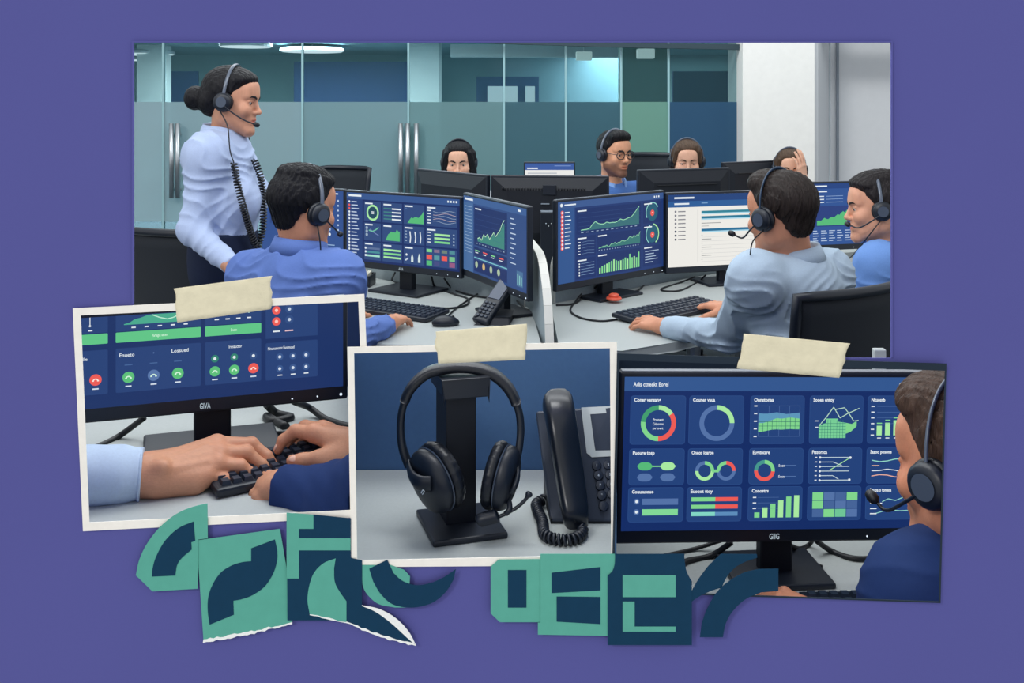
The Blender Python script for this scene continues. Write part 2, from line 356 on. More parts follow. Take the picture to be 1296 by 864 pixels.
# ------------------------------------------------------------------ screens
_TXT = {}
def text_mesh(s, bold=0.012):
    if s in _TXT: return _TXT[s]
    c = bpy.data.curves.new('lettering', 'FONT'); c.body = s; c.size = 1; c.resolution_u = 2; c.offset = bold
    o = bpy.data.objects.new('lettering', c); COL.objects.link(o); dg = bpy.context.evaluated_depsgraph_get(); dg.update()
    me = o.evaluated_get(dg).to_mesh(); vs = [(v.co.x, v.co.y) for v in me.vertices]; fs = [tuple(p.vertices) for p in me.polygons]
    o.evaluated_get(dg).to_mesh_clear(); bpy.data.objects.remove(o); bpy.data.curves.remove(c)
    x0 = min(v[0] for v in vs); x1 = max(v[0] for v in vs); y1 = max(v[1] for v in vs); y0 = min(min(v[1] for v in vs), 0)
    vs = [((x - x0), y) for x, y in vs]; _TXT[s] = (vs, fs, x1 - x0, y1, y0); return _TXT[s]
SCR = {}
def scol(c):
    if c not in SCR: SCR[c] = glow('screen_%02x%02x%02x' % c, c, 1.0, 0.4)
    return SCR[c]
NAVY0, NAVY1, NAVY2 = (24, 44, 98), (38, 68, 126), (46, 80, 138)
GRN, GRN2, GRN3, RED, WHT, SLT, TEA = (128, 212, 140), (86, 184, 120), (168, 232, 160), (236, 92, 84), (226, 234, 240), (84, 114, 166), (110, 190, 176)
class UI:
    """flat drawing on a display, uw x uh units, origin top left, layers a fraction of a millimetre apart"""
    def __init__(s, W, H, x0, ztop, y, uw=100.0, uh=60.0): s.W, s.H, s.x0, s.zt, s.y, s.uw, s.uh = W, H, x0, ztop, y, uw, uh; s.v = []; s.f = []; s.m = []; s.mats = []
    def pt(s, u, v, L): return Vector((s.x0 + u / s.uw * s.W, s.y - 0.00022 * L, s.zt - v / s.uh * s.H))
    def poly(s, pts, c, L=1, faces=None):
        n = len(s.v); s.v += [s.pt(u, v, L) for u, v in pts]
        if c not in s.mats: s.mats.append(c)
        if faces is None:
            faces = [tuple(range(len(pts)))] if len(pts) <= 4 else [tuple(t) for t in tessellate_polygon([[Vector((u, v, 0)) for u, v in pts]])]
        for f in faces: s.f.append(tuple(n + i for i in f)); s.m.append(s.mats.index(c))
    def rect(s, u, v, w, h, c, L=1): s.poly([(u, v), (u + w, v), (u + w, v + h), (u, v + h)], c, L)
    def rrect(s, u, v, w, h, r, c, L=1):
        k = (s.H / s.uh) / (s.W / s.uw); p = []
        for cu, cv, a0 in ((u + w - r, v + r / k, -90), (u + w - r, v + h - r / k, 0), (u + r, v + h - r / k, 90), (u + r, v + r / k, 180)):
            for i in range(5): a = math.radians(a0 + i * 22.5); p.append((cu + r * math.cos(a), cv + r * math.sin(a) / k))
        s.poly(p, c, L, [tuple(range(20))])
    def disc(s, u, v, r, c, L=2, ry=None):
        k = (s.H / s.uh) / (s.W / s.uw); ry = r / k if ry is None else ry
        s.poly([(u + r * math.cos(i * math.pi / 12), v + ry * math.sin(i * math.pi / 12)) for i in range(24)], c, L, [tuple(range(24))])
    def ring(s, u, v, r0, r1, a0, a1, c, L=2):
        k = (s.H / s.uh) / (s.W / s.uw); n = max(3, int(abs(a1 - a0) / 9)); p = []
        for r in (r0, r1):
            for i in range(n + 1): a = math.radians(a0 + (a1 - a0) * i / n - 90); p.append((u + r * math.cos(a), v + r * math.sin(a) / k))
        s.poly(p, c, L, [(i, i + 1, n + 2 + i, n + 1 + i) for i in range(n)])
    def line(s, pts, w, c, L=3):
        for (a, b), (d, e) in zip(pts, pts[1:]):
            l = math.hypot(d - a, e - b) or 1; x, y = -(e - b) / l * w / 2, (d - a) / l * w / 2
            s.poly([(a + x, b + y), (d + x, e + y), (d - x, e - y), (a - x, b - y)], c, L)
    def text(s, u, v, t, h, c=WHT, L=4, w=None, bold=0.012):
        vs, fs, tw, ty, y0 = text_mesh(t, bold); k = (s.H / s.uh) / (s.W / s.uw); sv = h / 0.72; su = sv * k if w is None else w / tw
        s.poly([(u + x * su, v - y * sv) for x, y in vs], c, L, fs)
    def dash(s, u, v, w, h, c=WHT, L=4): s.rect(u, v, w, h, c, L)
    def area(s, u, v, w, h, ys, c, L=2): s.strip([(u + w * i / (len(ys) - 1), v + h - h * y) for i, y in enumerate(ys)], v + h, c, L)
    def strip(s, top, base, c, L=2):
        for (a, b), (d, e) in zip(top, top[1:]): s.poly([(a, b), (d, e), (d, base), (a, base)], c, L)
    def build(s, parent, name='screen'):
        return link_mesh(name, s.v, s.f, [scol(c) for c in s.mats], parent, mi=s.m)

def monitor(PL, PR, zt, zb, zd, draw, label, uh=60, roll=0.0, brand=None, base=(0.24, 0.18), neck=0.07, back=False, chin=0.028, bez=0.009, group=None, neckoff=0.0, stand=True, leds=True, basex=0.0):
    d = Vector((PR.x - PL.x, PR.y - PL.y, 0)); W = d.length; ang = math.atan2(d.y, d.x); Hh = zt - zb
    off = 0.07; n = Vector((-math.sin(ang), math.cos(ang), 0)) * (-1 if back else 1)
    if back: ang += math.pi
    c = Vector(((PL.x + PR.x) / 2, (PL.y + PR.y) / 2, zd)) + n * off
    t = thing('computer_monitor', c, label, 'monitor', (0, 0, ang), group)
    z1, z0 = zt - zd, zb - zd; zc = (z1 + z0) / 2; y = -off
    R = Matrix.Translation((0, y, zc)) @ Matrix.Rotation(roll, 4, 'Y') @ Matrix.Translation((0, -y, -zc))
    mb = MB().box((0, y + 0.011, zc), (W, 0.022, Hh)).move(R); h = mb.build('housing', M_black, t, bevel=0.004)
    # rear shell, bulged towards its middle
    b = MB(); w2, h2 = W * 0.49, Hh * 0.48; w3, h3 = W * 0.36, Hh * 0.3
    b.add([(-w2, y + .021, zc - h2), (w2, y + .021, zc - h2), (w2, y + .021, zc + h2), (-w2, y + .021, zc + h2), (-w3, y + .05, zc - h3), (w3, y + .05, zc - h3), (w3, y + .05, zc + h3), (-w3, y + .05, zc + h3)],
          [(3, 2, 1, 0), (4, 5, 6, 7), (0, 1, 5, 4), (1, 2, 6, 5), (2, 3, 7, 6), (3, 0, 4, 7)]).move(R)
    b.build('rear_shell', M_black2, t, bevel=0.006)
    MB().box((0, y + 0.011, z1 + 0.0006), (W * 0.985, 0.016, 0.0016)).move(R).build('top_edge', mat('edge_highlight', (120, 124, 132), 0.35), t)  # highlight on the upper edge, put in as a strip of paler colour
    ui = UI(W - 2 * bez, Hh - bez - chin, -W / 2 + bez, z1 - bez, y - 0.0006, 100, uh)
    if draw: draw(ui)
    else: ui.rect(0, 0, 100, uh, NAVY0, 0)
    if draw or not back: scr = ui.build(t); scr.data.transform(R)
    if brand:
        u2 = UI(W, chin, -W / 2, z0 + chin, y - 0.0006, 100, 100 * chin / W); u2.text(50 - brand[1] / 2, u2.uh * 0.72, brand[0], u2.uh * 0.42, (170, 186, 196), 1, w=brand[1])
        o = u2.build(t, 'brand_lettering'); o.data.transform(R)
    if leds:
        for k, px in enumerate((0.30, 0.39, 0.475)):
            MB().ball((W * px, y - 0.0005, z0 + chin * 0.4), 0.0016 if k < 2 else 0.0028, 8, 6).move(R).build('power_led', glow('white_led', (225, 240, 255), 1.1), t)
    if stand:
        MB().box((basex, y + 0.045 + neckoff, (z0 + Hh * 0.45 + 0.01) / 2), (neck, 0.03, z0 + Hh * 0.45)).build('stand_neck', M_black2, t, bevel=0.004)
        MB().box((basex, y + 0.05 + neckoff, 0.006), (base[0], base[1], 0.012)).build('stand_base', M_black, t, bevel=0.004)
    return t, ang

rnd = random.Random(4)
def ys(n, a, b, j, p=1.0, sd=1):
    r = random.Random(sd); return [max(0.02, min(1, a + (b - a) * (i / (n - 1)) ** p + r.uniform(-j, j))) for i in range(n)]
D = (36, 62, 118)
def ui_A(s):     # twelve tile dashboard
    s.rect(0, 0, 100, 60, NAVY0, 0); s.rect(0, 0, 100, 5.5, (52, 84, 140), 1); s.dash(2, 1.6, 12, 1.7); [s.dash(90 + 2.3 * i, 1.6, 1.3, 1.7) for i in range(4)]
    s.rect(0, 5.5, 15, 54.5, D, 1)
    for i in range(17): s.disc(2.6, 8 + 3 * i, 0.8, RED if i in (1, 2) else WHT, 2); s.dash(4.6, 7.5 + 3 * i, 5 + (i * 7 % 3), 0.9, (190, 204, 226))
    X = [16.5, 33.5, 52.5, 72]; W = [15.5, 17.5, 18, 26]; Y = [7, 25.5, 42.5]; Hh = [17, 15.5, 15.5]
    for a in range(4):
        for b in range(3): s.rect(X[a], Y[b], W[a], Hh[b], (48, 74, 124), 1); (a, b) != (3, 2) and s.dash(X[a] + 1, Y[b] + 1, 7, 1.2)
    s.ring(24.5, 16.5, 4.2, 5.6, 0, 360, GRN3); s.disc(24.5, 16.5, 4.0, (28, 70, 90), 2); s.dash(23.3, 15.4, 2.4, .8); s.dash(23.3, 17, 2.4, .6)
    for i in range(4): s.rect(34.5, 11.5 + 3 * i, 15.5, 1, (64, 128, 130), 2); s.rect(42, 11.5 + 3 * i, 8, 1.2, WHT, 3)
    s.area(56, 12, 14, 11, [0.05, .25, .45, .4, .5, .5, .45, .6, .75, 1], GRN2); s.dash(53.5, 10.3, 2, .5, SLT)
    for i in range(5): s.dash(73.2, 10.5 + 2.6 * i, 3, .9); s.line([(78 + 2.4 * k, 11.5 + 2.2 * i + math.sin(k * .8 + i) * 0.9) for k in range(9)], .35, (200, 180, 186) if i % 2 else (150, 170, 196))
    for i in range(3): s.disc(19, 30 + 3 * i, 1.1, (150, 170, 190), 2)
    s.line([(21, 32), (24, 33), (27, 31.5), (30, 29)], 1, (110, 190, 160)); s.line([(22, 31), (26, 34), (30, 36)], .6, (120, 140, 190))
    s.area(36, 29, 13, 10.5, [0, .2, .5, .6, .75, .7, .72, .7, .95, .8, .8], GRN2)
    for i in range(3): s.line([(58 + 4.4 * i, 30), (58.6 + 4.4 * i, 35), (58.2 + 4.4 * i, 39.5)], .9, WHT)
    for i in range(4): s.dash(53.6, 29.5 + 2.7 * i, 1.8, .8, (150, 170, 196)); s.dash(73.4, 29 + 2.7 * i, 2.6, .8); s.dash(94.6, 29.5 + 2.8 * i, 1.4, .9, (150, 170, 196))
    for i in range(3): s.rect(79, 30 + 3.1 * i, 13, 1.7, GRN3 if i < 2 else GRN, 2)
    for i in range(3): s.rect(18, 47 + 3.2 * i, 13, 1.7, ((90, 110, 150), (70, 140, 150), (160, 220, 200))[i], 2); s.disc(18, 47.8 + 3.2 * i, .8, WHT, 3)
    for i in range(3): s.rect(34.5, 47 + 3.2 * i, 15.5, 1.6, (GRN3, GRN, GRN3)[i], 2)
    for u, h in ((60, 7), (66, 8)): s.poly([(u - 1, 56), (u - 1, 52), (u, 56 - h), (u + 1, 52), (u + 1, 56)], (210, 226, 226), 2)
    s.disc(55, 50, .8, WHT, 2); s.line([(54, 55), (56.5, 53)], 1.2, (190, 204, 220))
    cc = [GRN, (130, 110, 140), (110, 130, 120), (80, 140, 150), RED, (90, 150, 160), RED, (120, 190, 140), GRN2, (70, 76, 130), (52, 70, 130), (150, 90, 130)]
    for b in range(3):
        for a in range(4): s.rect(72.4 + 6.4 * a, 43.4 + 4.9 * b, 4.6, 3.9 if b else 2.6, cc[b * 4 + a], 2)
def ui_B(s):
    s.rect(0, 0, 100, 60, (44, 72, 126), 0); s.rect(0, 0, 100, 5, (58, 92, 146), 1); s.dash(3, 1.5, 14, 1.6); s.dash(88, 1.6, 4, 1.5); s.rect(0, 5, 17, 55, (70, 106, 154), 1)
    for i in range(15): s.line([(2, 8 + 2.6 * i), (9, 8.2 + 2.6 * i), (15, 8 + 2.6 * i)], .4, (150, 176, 206))
    s.rect(19, 6.5, 53, 31, NAVY0, 1); s.dash(21, 8, 10, 1)
    y = [.1, .16, .08, .3, .24, .36, .2, .34, .48, .36, .5, .62, .86, 1]; s.area(25, 12, 43, 22, [a * .9 for a in y], (60, 130, 120))
    s.line([(25 + 43 * i / 13, 34 - 22 * a) for i, a in enumerate(y)], .6, (190, 240, 190)); [s.line([(21, 12 + 4.4 * i), (70, 12 + 4.4 * i)], .15, (60, 86, 140), 2) for i in range(6)]
    for i in range(10): s.dash(23 + 4.8 * i, 35.4, 2, .5, (170, 190, 210)); s.dash(77, 9 + 3.6 * i, 5 + 3 * (i % 2), .7, (190, 206, 226))
    s.rect(19, 39, 53, 7, NAVY0, 1)
    for i, c in enumerate((GRN, RED, GRN, RED)): s.dash(21 + 13 * i, 41, 7, .9, c); s.dash(21 + 13 * i, 42.8, 5, .6)
    s.rect(19, 47, 53, .8, (120, 190, 200), 1); s.rect(19, 49, 53, 9, NAVY0, 1); [s.disc(23 + 12 * i, 52.5, 2.2, (170, 190, 160) if i != 1 else (210, 180, 120), 2) for i in range(4)]
    s.rect(86, 46, 9, 11, (70, 110, 150), 1); [s.rect(87 + 2.6 * i, 48 + i, 1.4, 8 - i, (130, 190, 190), 2) for i in range(3)]
def ui_C(s):
    s.rect(0, 0, 100, 60, (32, 56, 112), 0); s.rect(0, 0, 100, 5, (58, 88, 142), 1); s.disc(3, 2.5, 1.1, WHT, 2); s.dash(5.5, 2, 10, 1); [s.dash(90 + 2.2 * i, 2, 1.2, 1.5) for i in range(3)]
    s.rect(0, 5, 14.5, 55, (48, 84, 140), 1)
    for i in range(10): s.disc(3.6, 8 + 2.9 * i, 1.3, RED, 2); s.disc(3.6, 8 + 2.9 * i, .7, WHT, 3); s.dash(5.8, 7.6 + 2.9 * i, 4 + (i % 3) * .7, .8)
    N = (26, 48, 102)
    for r in ((16, 6.5, 61, 19), (16, 27, 17.5, 15), (34.5, 27, 42.5, 13.5), (16, 43.5, 17.5, 15), (34.5, 42, 42.5, 16.5), (79, 6.5, 19, 17), (79, 25, 19, 15), (79, 41.5, 19, 16)): s.rect(*r, N, 1); s.dash(r[0] + 1, r[1] + 1, 8, 1)
    y = [.05, .06, .06, .1, .3, .42, .3, .25, .24, .32, .26, .27, .25, .3, .4, .33, .36, .42, .45, .6, .8, 1]; s.area(20, 9, 55, 14, y, (56, 110, 118))
    s.line([(20 + 55 * i / 21, 23 - 14 * a) for i, a in enumerate(y)], .5, (160, 226, 180)); [s.line([(18, 10 + 3.2 * i), (76, 10 + 3.2 * i)], .12, (64, 92, 146), 2) for i in range(5)]; [s.dash(20 + 4.6 * i, 24, 2.2, .5, (160, 180, 206)) for i in range(12)]
    y = ys(26, .0, .75, .12, 1.2, 5) + [1]; s.area(36, 29, 40, 9, y, (56, 118, 116)); s.line([(36 + 40 * i / 26, 38 - 9 * a) for i, a in enumerate(y)], .4, (150, 216, 170)); [s.dash(36 + 2.5 * i, 39, .9, .8, (140, 160, 190)) for i in range(16)]
    for i, h in enumerate((.35, .45, .5, .55, .6, .68, .75, .66, .6, .62, .66, .75, .65, .95, .7, .75, .66, 1)): s.rect(36.5 + 2.2 * i, 57 - 12 * h, 1.4, 12 * h, GRN if i % 3 else GRN3, 2)
    for v, a in ((15, (-120, 60)), (32.5, (-150, -20))): s.disc(88.5, v, 5.6, (34, 92, 116), 2); s.ring(88.5, v, 6, 6.7, a[0], a[1], (140, 210, 200), 3); s.disc(88.5, v + .5, 2, RED, 3); s.dash(87.8, v - .2, 1.6, .8, (250, 190, 180))
    s.ring(88.5, 32.5, 6, 6.9, 10, 150, GRN3, 3)
    for i in range(5): s.dash(17.5, 31 + 2.2 * i, 2, .6); s.line([(21, 31.4 + 2.2 * i), (26, 31 + 2.2 * i), (32, 31.6 + 2.2 * i)], .2, (120, 150, 190)); s.dash(18, 47 + 2.1 * i, 1, 1); s.line([(20, 47.4 + 2.1 * i), (32, 47.2 + 2.1 * i)], .3, (130, 160, 196)); s.dash(81, 45.5 + 2.2 * i, 14 - (i * 5 % 7), .6, (170, 190, 214))
def ui_D(s):
    s.rect(0, 0, 100, 60, (236, 234, 228), 0); s.rect(0, 0, 100, 5.5, (34, 66, 122), 1); s.rect(0, 5.5, 100, 5, (44, 92, 150), 1); s.dash(5, 2, 16, 1.5); s.dash(5, 7, 12, 1.4); s.dash(27, 7, 5, .8, (120, 160, 200))
    for i in range(8): s.disc(6, 14 + 3.3 * i, .8, (40, 56, 80) if i > 4 else (120, 120, 130), 2); s.dash(8, 13.6 + 3.3 * i, 6, .9, (130, 130, 136))
    s.line([(24, 13), (24, 57)], .3, (180, 180, 180), 1)
    for v, c in ((14, (50, 130, 150)), (18.5, (40, 120, 150)), (29, (40, 110, 150))): s.rect(27, v, 73, 2, c, 1); s.rect(27, v + 2, 73, 1, (170, 214, 232), 1)
    for i in range(7): s.dash(27, 34 + 3.4 * i, 8 if i % 2 else 0.8, .6, (150, 150, 150)); s.line([(27, 36 + 3.4 * i), (100, 36 + 3.4 * i)], .2, (196, 196, 196), 1)
    s.dash(27, 24, 16, .6, (150, 150, 150)); s.dash(27, 26.5, 6, .5, (170, 170, 170))
def ui_E(s):
    s.rect(0, 0, 100, 60, (46, 82, 146), 0); s.rect(0, 0, 100, 5, (34, 66, 128), 1); s.dash(38, 1.8, 16, 1.4); s.dash(40, 7, 14, 1.4)
    for i in range(3): s.dash(44, 12 + 3 * i, 7, .9); s.line([(53, 12.4 + 3 * i), (70, 12.2 + 3 * i)], .4, (150, 176, 214)); s.dash(76, 10 + 3 * i, 8, .8)
    s.rect(42, 22, 34, 20, (40, 62, 124), 1); s.area(44, 26, 30, 15, [.3, .34, .3, .4, .5, .42, .4, .5, .55, .5, .6, .7, .66, .8, .9, .8, 1], GRN2)
    for i in range(5):
        for k in range(5): s.dash(40 + 8 * k, 46 + 2.4 * i, 4 + (i + k) % 3, .7, (190, 206, 230))
    for i in range(7): s.dash(80, 22 + 2.6 * i, 6, .6, (150, 176, 214))
def ui_L0(s):
    s.rect(0, 0, 100, 60, (46, 78, 140), 0); s.dash(70, 2, 8, 1.2); s.dash(88, 2, 6, 1.2)
    for i in range(8): s.disc(84, 9 + 4.5 * i, 1.4, WHT if i % 2 else (150, 180, 220), 2); s.disc(94, 9 + 4.5 * i, .9, (190, 206, 230), 2); s.dash(60, 12 + 4.5 * i, 18, .6, (110, 150, 190))
    s.rect(10, 10, 45, 24, (38, 66, 124), 1); s.line([(12, 30), (30, 26), (52, 24), (70, 25)], .6, (110, 190, 190)); s.dash(60, 50, 30, .8, (150, 180, 214))
def ui_far(s):
    s.rect(0, 0, 100, 60, (232, 232, 230), 0); s.rect(0, 0, 100, 10, (60, 92, 160), 1); s.dash(4, 6.5, 22, 2); s.dash(60, 3, 34, 1.2, (120, 146, 200)); [s.dash(5, 14 + 5 * i, 60, 2, (190, 194, 200)) for i in range(4)]
def ui_P1(s):    # close-up call dashboard, its lower rows only, 100 x 32 units
    B0, B1 = (28, 50, 100), (40, 66, 118)
    s.rect(0, 0, 100, 32, B0, 0)
    for u, w in ((7.5, 9.7), (19.8, 28.7), (50.0, 19.8)): s.rect(u, 0, w, 5.6, B1, 1); s.rrect(u, 11.6, w, 15.6, .5, B1, 1); s.rrect(u, 5.9, w, 3.6, .3, (96, 196, 134), 2)
    s.rect(71.4, 0, 19.0, 12, B1, 1); s.rrect(71.4, 13.6, 19.0, 13.8, .5, B1, 1)
    s.strip([(22.5, 3.1), (24.5, 2.6), (26, 1.6), (28, 1.2), (30, .5), (32, .2), (44, .2)], 3.4, (74, 168, 140)); s.line([(32, .4), (34.5, 1.5), (37, 2.2), (39, 1.8), (41, .9), (43, .3)], .35, (190, 236, 210))
    for i in range(5): s.dash(25 + 4.4 * i, 4.2, 1.4, .45)
    for i in range(4): s.line([(54 + 3.8 * i, .2), (54 + 3.8 * i, 1.9)], .5, (190, 236, 220) if i % 2 else (120, 200, 180)); s.dash(53.3 + 3.8 * i, 3.4, 1.5, .45)
    s.line([(11.4, 0), (11.4, 3)], .25, WHT); s.disc(11.4, 3, .35, WHT, 3); s.dash(10.8, 4.4, 1.4, .4)
    s.text(32, 8.2, 'Fartegut ueteo', 1.0, (214, 246, 222), 3, w=5); s.text(59, 8.2, 'Ducex', 1.0, (214, 246, 222), 3, w=2.2)
    def btn(u, v, r, c):
        s.disc(u, v, r, c, 2); ic = (250, 230, 220) if c == RED else (214, 246, 222)
        s.ring(u, v + r * .25, r * .3, r * .5, -70, 70, ic, 3); s.dash(u - r * .55, v + r * .05, r * .3, r * .22, ic, 3); s.dash(u + r * .25, v + r * .05, r * .3, r * .22, ic, 3); s.dash(u - 1, v + r + .9, 2, .45, (214, 224, 238))
    G = (92, 190, 120)
    btn(13.2, 22.0, 2.0, RED); s.text(8.6, 15, 'Ble', 1.2); s.text(21, 14.6, 'Enueto', 1.3); s.text(38.5, 14.4, 'Lossued', 1.3)
    for u, c in ((24.0, G), (32.4, (88, 118, 168)), (40.6, G)): btn(u, 22.0, 2.0, c); s.dash(u - 1.3, 17.4, 2.6, .35, (70, 100, 150))
    s.disc(32.4, 14, .25, (90, 120, 170), 3); s.text(58.3, 14.4, 'Irosauctor', 1.2, w=4.6)
    for u, c, c2 in ((53.4, G, (50, 130, 110)), (60.2, G, (50, 130, 110)), (67.0, RED, (52, 80, 130))): s.disc(u, 17.8, 1.35, c2, 2); s.disc(u, 17.8, .55, WHT, 3); btn(u, 22.4, 1.85, c)
    for i, (u, v) in enumerate(((75.3, 1.7), (75.3, 5.8), (80, 1.5), (80, 5.4))): s.disc(u, v, 1.55, RED if i < 2 else (50, 78, 130), 2); s.disc(u, v, .6, (250, 200, 190) if i < 2 else (190, 204, 224), 3)
    s.dash(74, 9.2, 2.6, .5); s.dash(78.4, 9.2, 3, .5, (230, 190, 196)); s.text(72.2, 16.2, 'Nnuoumotnt Fantmoed', 1.15, w=9.6)
    for b in range(2):
        for a in range(3): s.disc(76.5 + 4.8 * a, 19 + 4.4 * b, 1.3, (58, 88, 140), 2); s.disc(76.5 + 4.8 * a, 19 + 4.4 * b, .55, (214, 224, 238), 3); b and s.dash(75.7 + 4.8 * a, 25.6, 1.7, .4)
def ui_P3(s):    # the big dashboard, uh = 50
    B0, B1, B2 = (20, 44, 100), (36, 66, 122), (46, 78, 134)
    s.rect(0, 0, 100, 50, B0, 0); s.rect(0, 0, 100, 4.6, (50, 86, 142), 1); s.text(2.8, 3, 'Adis ctneekt Eorel', 1.35, w=11.3, bold=0.02)
    for i, u in enumerate((91.2, 93.8, 96.6)): s.ring(u, 2.5, .3, .8, 0, 360, WHT, 2); i == 2 and s.ring(u, 2.5, 0.05, .8, 0, 180, WHT, 2)
    X = [2.2, 21.2, 41.2, 60.8, 80.2]; W = 17.6; Y = [6.2, 23.4, 36.0]; Hh = [15.6, 11.6, 11.0]
    tt = [['Coner vensang', 'Couner vaua', 'Onnstonaa', 'Sooen entoy', 'Ntuosrb'], ['Puoure tosp', 'Oneos loaroe', 'Eugstucare', 'Ftssorsca', 'Sasoo posone'], ['Couususouo', 'Euocot ttoy', 'Conostrs', '', 'Aouoa o toneoa']]
    tw = [[8.6, 7.2, 6.5, 7, 4.6], [7, 7.2, 5.6, 5, 7.2], [7, 7.2, 5.5, 0, 7.4]]
    for b in range(3):
        for a in range(5):
            s.rrect(X[a] - .15, Y[b] - .15, W + .3, Hh[b] + .3, 1.0, B2, 1); s.rrect(X[a], Y[b], W, Hh[b], .9, B1, 2)
            if tt[b][a]: s.text(X[a] + 1, Y[b] + 1.75, tt[b][a], 1.15, w=tw[b][a], bold=0.03)
    u, v = X[0] + 9, 15; R0, R1 = 4.2, 5.7
    s.ring(u, v, R0, R1, 0, 55, GRN3, 3); s.ring(u, v, R0, R1, 55, 180, RED, 3); s.ring(u, v, R0, R1, 180, 275, GRN, 3); s.ring(u, v, R0, R1, 275, 360, (66, 156, 110), 3)
    for i, t in enumerate(('Pronant', 'Cabanuton', 'proet')): s.text(u - 1.8, v - .8 + 1.4 * i, t, .8, w=3.4)
    u = X[1] + 9; s.ring(u, v, R0, R1, 0, 90, GRN3, 3); s.ring(u, v, R0, R1, 90, 360, SLT, 3)
    # stacked area
    x, w = X[2] + 2.6, 13.6
    for i in range(5): s.dash(x - 1.5, 9.2 + 2.5 * i, 1, .4); s.line([(x, 9.4 + 2.5 * i), (x + w, 9.4 + 2.5 * i)], .1, SLT); s.line([(x + w * i / 4, 9.4), (x + w * i / 4, 19.4)], .1, SLT)
    top = [11.8, 12, 12, 11.7, 11.5, 11.8, 12.1, 12, 11.8, 11.6]; mid = [15, 15, 14.6, 14, 13.4, 13.6, 13.4, 13.2, 13.4, 13.6]; lo = [18, 17.8, 17.5, 17.2, 17.1, 17.2, 17.1, 17, 17.1, 17.1]
    for k in range(9):
        a, b = x + w * k / 9, x + w * (k + 1) / 9
        s.poly([(a, top[k]), (b, top[k + 1]), (b, mid[k + 1]), (a, mid[k])], (92, 150, 186), 3); s.poly([(a, mid[k]), (b, mid[k + 1]), (b, lo[k + 1]), (a, lo[k])], GRN, 3)
        s.line([(b, mid[k + 1]), (b, lo[k + 1])], .15, (50, 110, 100), 4)
    for vv_ in (14.6, 16): s.line([(x, vv_), (x + w, vv_)], .15, (50, 110, 100), 4)
    # map like area and lines
    x = X[3] + 3
    s.poly([(x, 20), (x, 16), (x + 2.4, 15), (x + 2.4, 13.6), (x + 6.4, 13.6), (x + 6.4, 14.6), (x + 9, 15), (x + 9, 20)], (120, 206, 150), 3); s.poly([(x + 9, 20), (x + 9, 15), (x + 11, 15.4), (x + 12.6, 14.4), (x + 12.6, 16.2), (x + 10.6, 18), (x + 9, 18.6)], GRN, 3)
    for k in range(9): s.line([(x + k, 14 + (k < 3) * 1.8), (x + k, 20)], .12, (50, 120, 110), 4)
    for k in range(5): s.line([(x, 15.2 + k), (x + 9, 15.2 + k)], .12, (50, 120, 110), 4)
    s.line([(x, 16), (x + 2.4, 13.2), (x + 4.8, 9.8), (x + 7, 13.4), (x + 9.4, 12), (x + 13.4, 10.2)], .25, (190, 226, 200), 4); s.line([(x + 5.4, 10.6), (x + 8.4, 10), (x + 10, 12), (x + 11.6, 14.4), (x + 13.2, 14.2)], .25, (190, 226, 200), 4); s.dash(x - 1.4, 14.2, 1.2, .3); s.dash(x - 1.2, 16.3, 1, .3)
    x = X[4] + 3
    for i in range(6): s.dash(x - 2, 9.4 + 1.9 * i, 1.1, .35); i < 4 and s.line([(x, 9.6 + 1.9 * i), (x + 13.5, 9.6 + 1.9 * i)], .1, SLT)
    for i, h in enumerate((3.2, 4.2, 5.0, 5.2, 8.4)): s.rect(x + 2.8 * i, 19.2 - h, 1.7, h, GRN3 if i < 4 else GRN, 3); s.dash(x + .2 + 2.8 * i, 19.9, 1.3, .3); i < 4 and s.dash(x + 2.8 * i, 18.2 - h, 1.7, .35, GRN)
    # row two
    u, v = X[0] + 5, 29
    for du, dv, c in ((0, 0, GRN2), (7.4, 0, GRN3), (0, 3.6, SLT), (7.4, 3.6, SLT)): s.rrect(u - 2.4 + du, v - 1.3 + dv, 4.8, 2.6, 1.6, c, 3)
    s.line([(u + 2.4, v), (u + 5, v)], .4, GRN, 3)
    u = X[1] + 5.4; v = 30.6
    s.ring(u, v, 2.0, 3.1, 0, 90, GRN, 3); s.ring(u, v, 2.0, 3.1, 90, 270, GRN3, 3); s.ring(u, v, 2.0, 3.1, 270, 360, SLT, 3); s.line([(u + 2.4, v), (u + 4.6, v)], .9, GRN, 4)
    u += 7.0; s.ring(u, v, 2.0, 3.1, 0, 90, RED, 3); s.ring(u, v, 2.0, 3.1, 90, 270, SLT, 3); s.ring(u, v, 2.0, 3.1, 270, 360, GRN, 3)
    u = X[2] + 5.0; s.ring(u, v, 2.2, 3.4, 0, 95, GRN, 3); s.ring(u, v, 2.2, 3.4, 95, 270, RED, 3); s.ring(u, v, 2.2, 3.4, 270, 360, (70, 150, 140), 3)
    for dv in (-1.6, 2.0): s.line([(u + 4.6, v + dv), (u + 10.4, v + dv)], .3, SLT); s.text(u + 4.6, v + dv + .4, 'Sosn', .9, w=2)
    x = X[3] + 3
    for i in range(6): s.dash(x - 1, 26.2 + 1.5 * i, .7, .3); s.disc(x + .7, 26.4 + 1.5 * i, .35, WHT, 4); s.line([(x + .5, 26.4 + 1.5 * i), (x + 10.5, 26.4 + 1.5 * i)] if i not in (1, 4) else [(x + .5, 26.4 + 1.5 * i), (x + 5, 26.4 + 1.5 * i), (x + 7 + i % 2, 27.6 + 1.5 * i)], .22, (200, 220, 226))
    s.line([(x + 4, 30.6), (x + 10.6, 26.6)], .25, GRN3); s.disc(x + 10.8, 26.5, .4, WHT, 4); s.disc(x + 10.6, 33.8, .4, WHT, 4)
    x = X[4] + 1.6
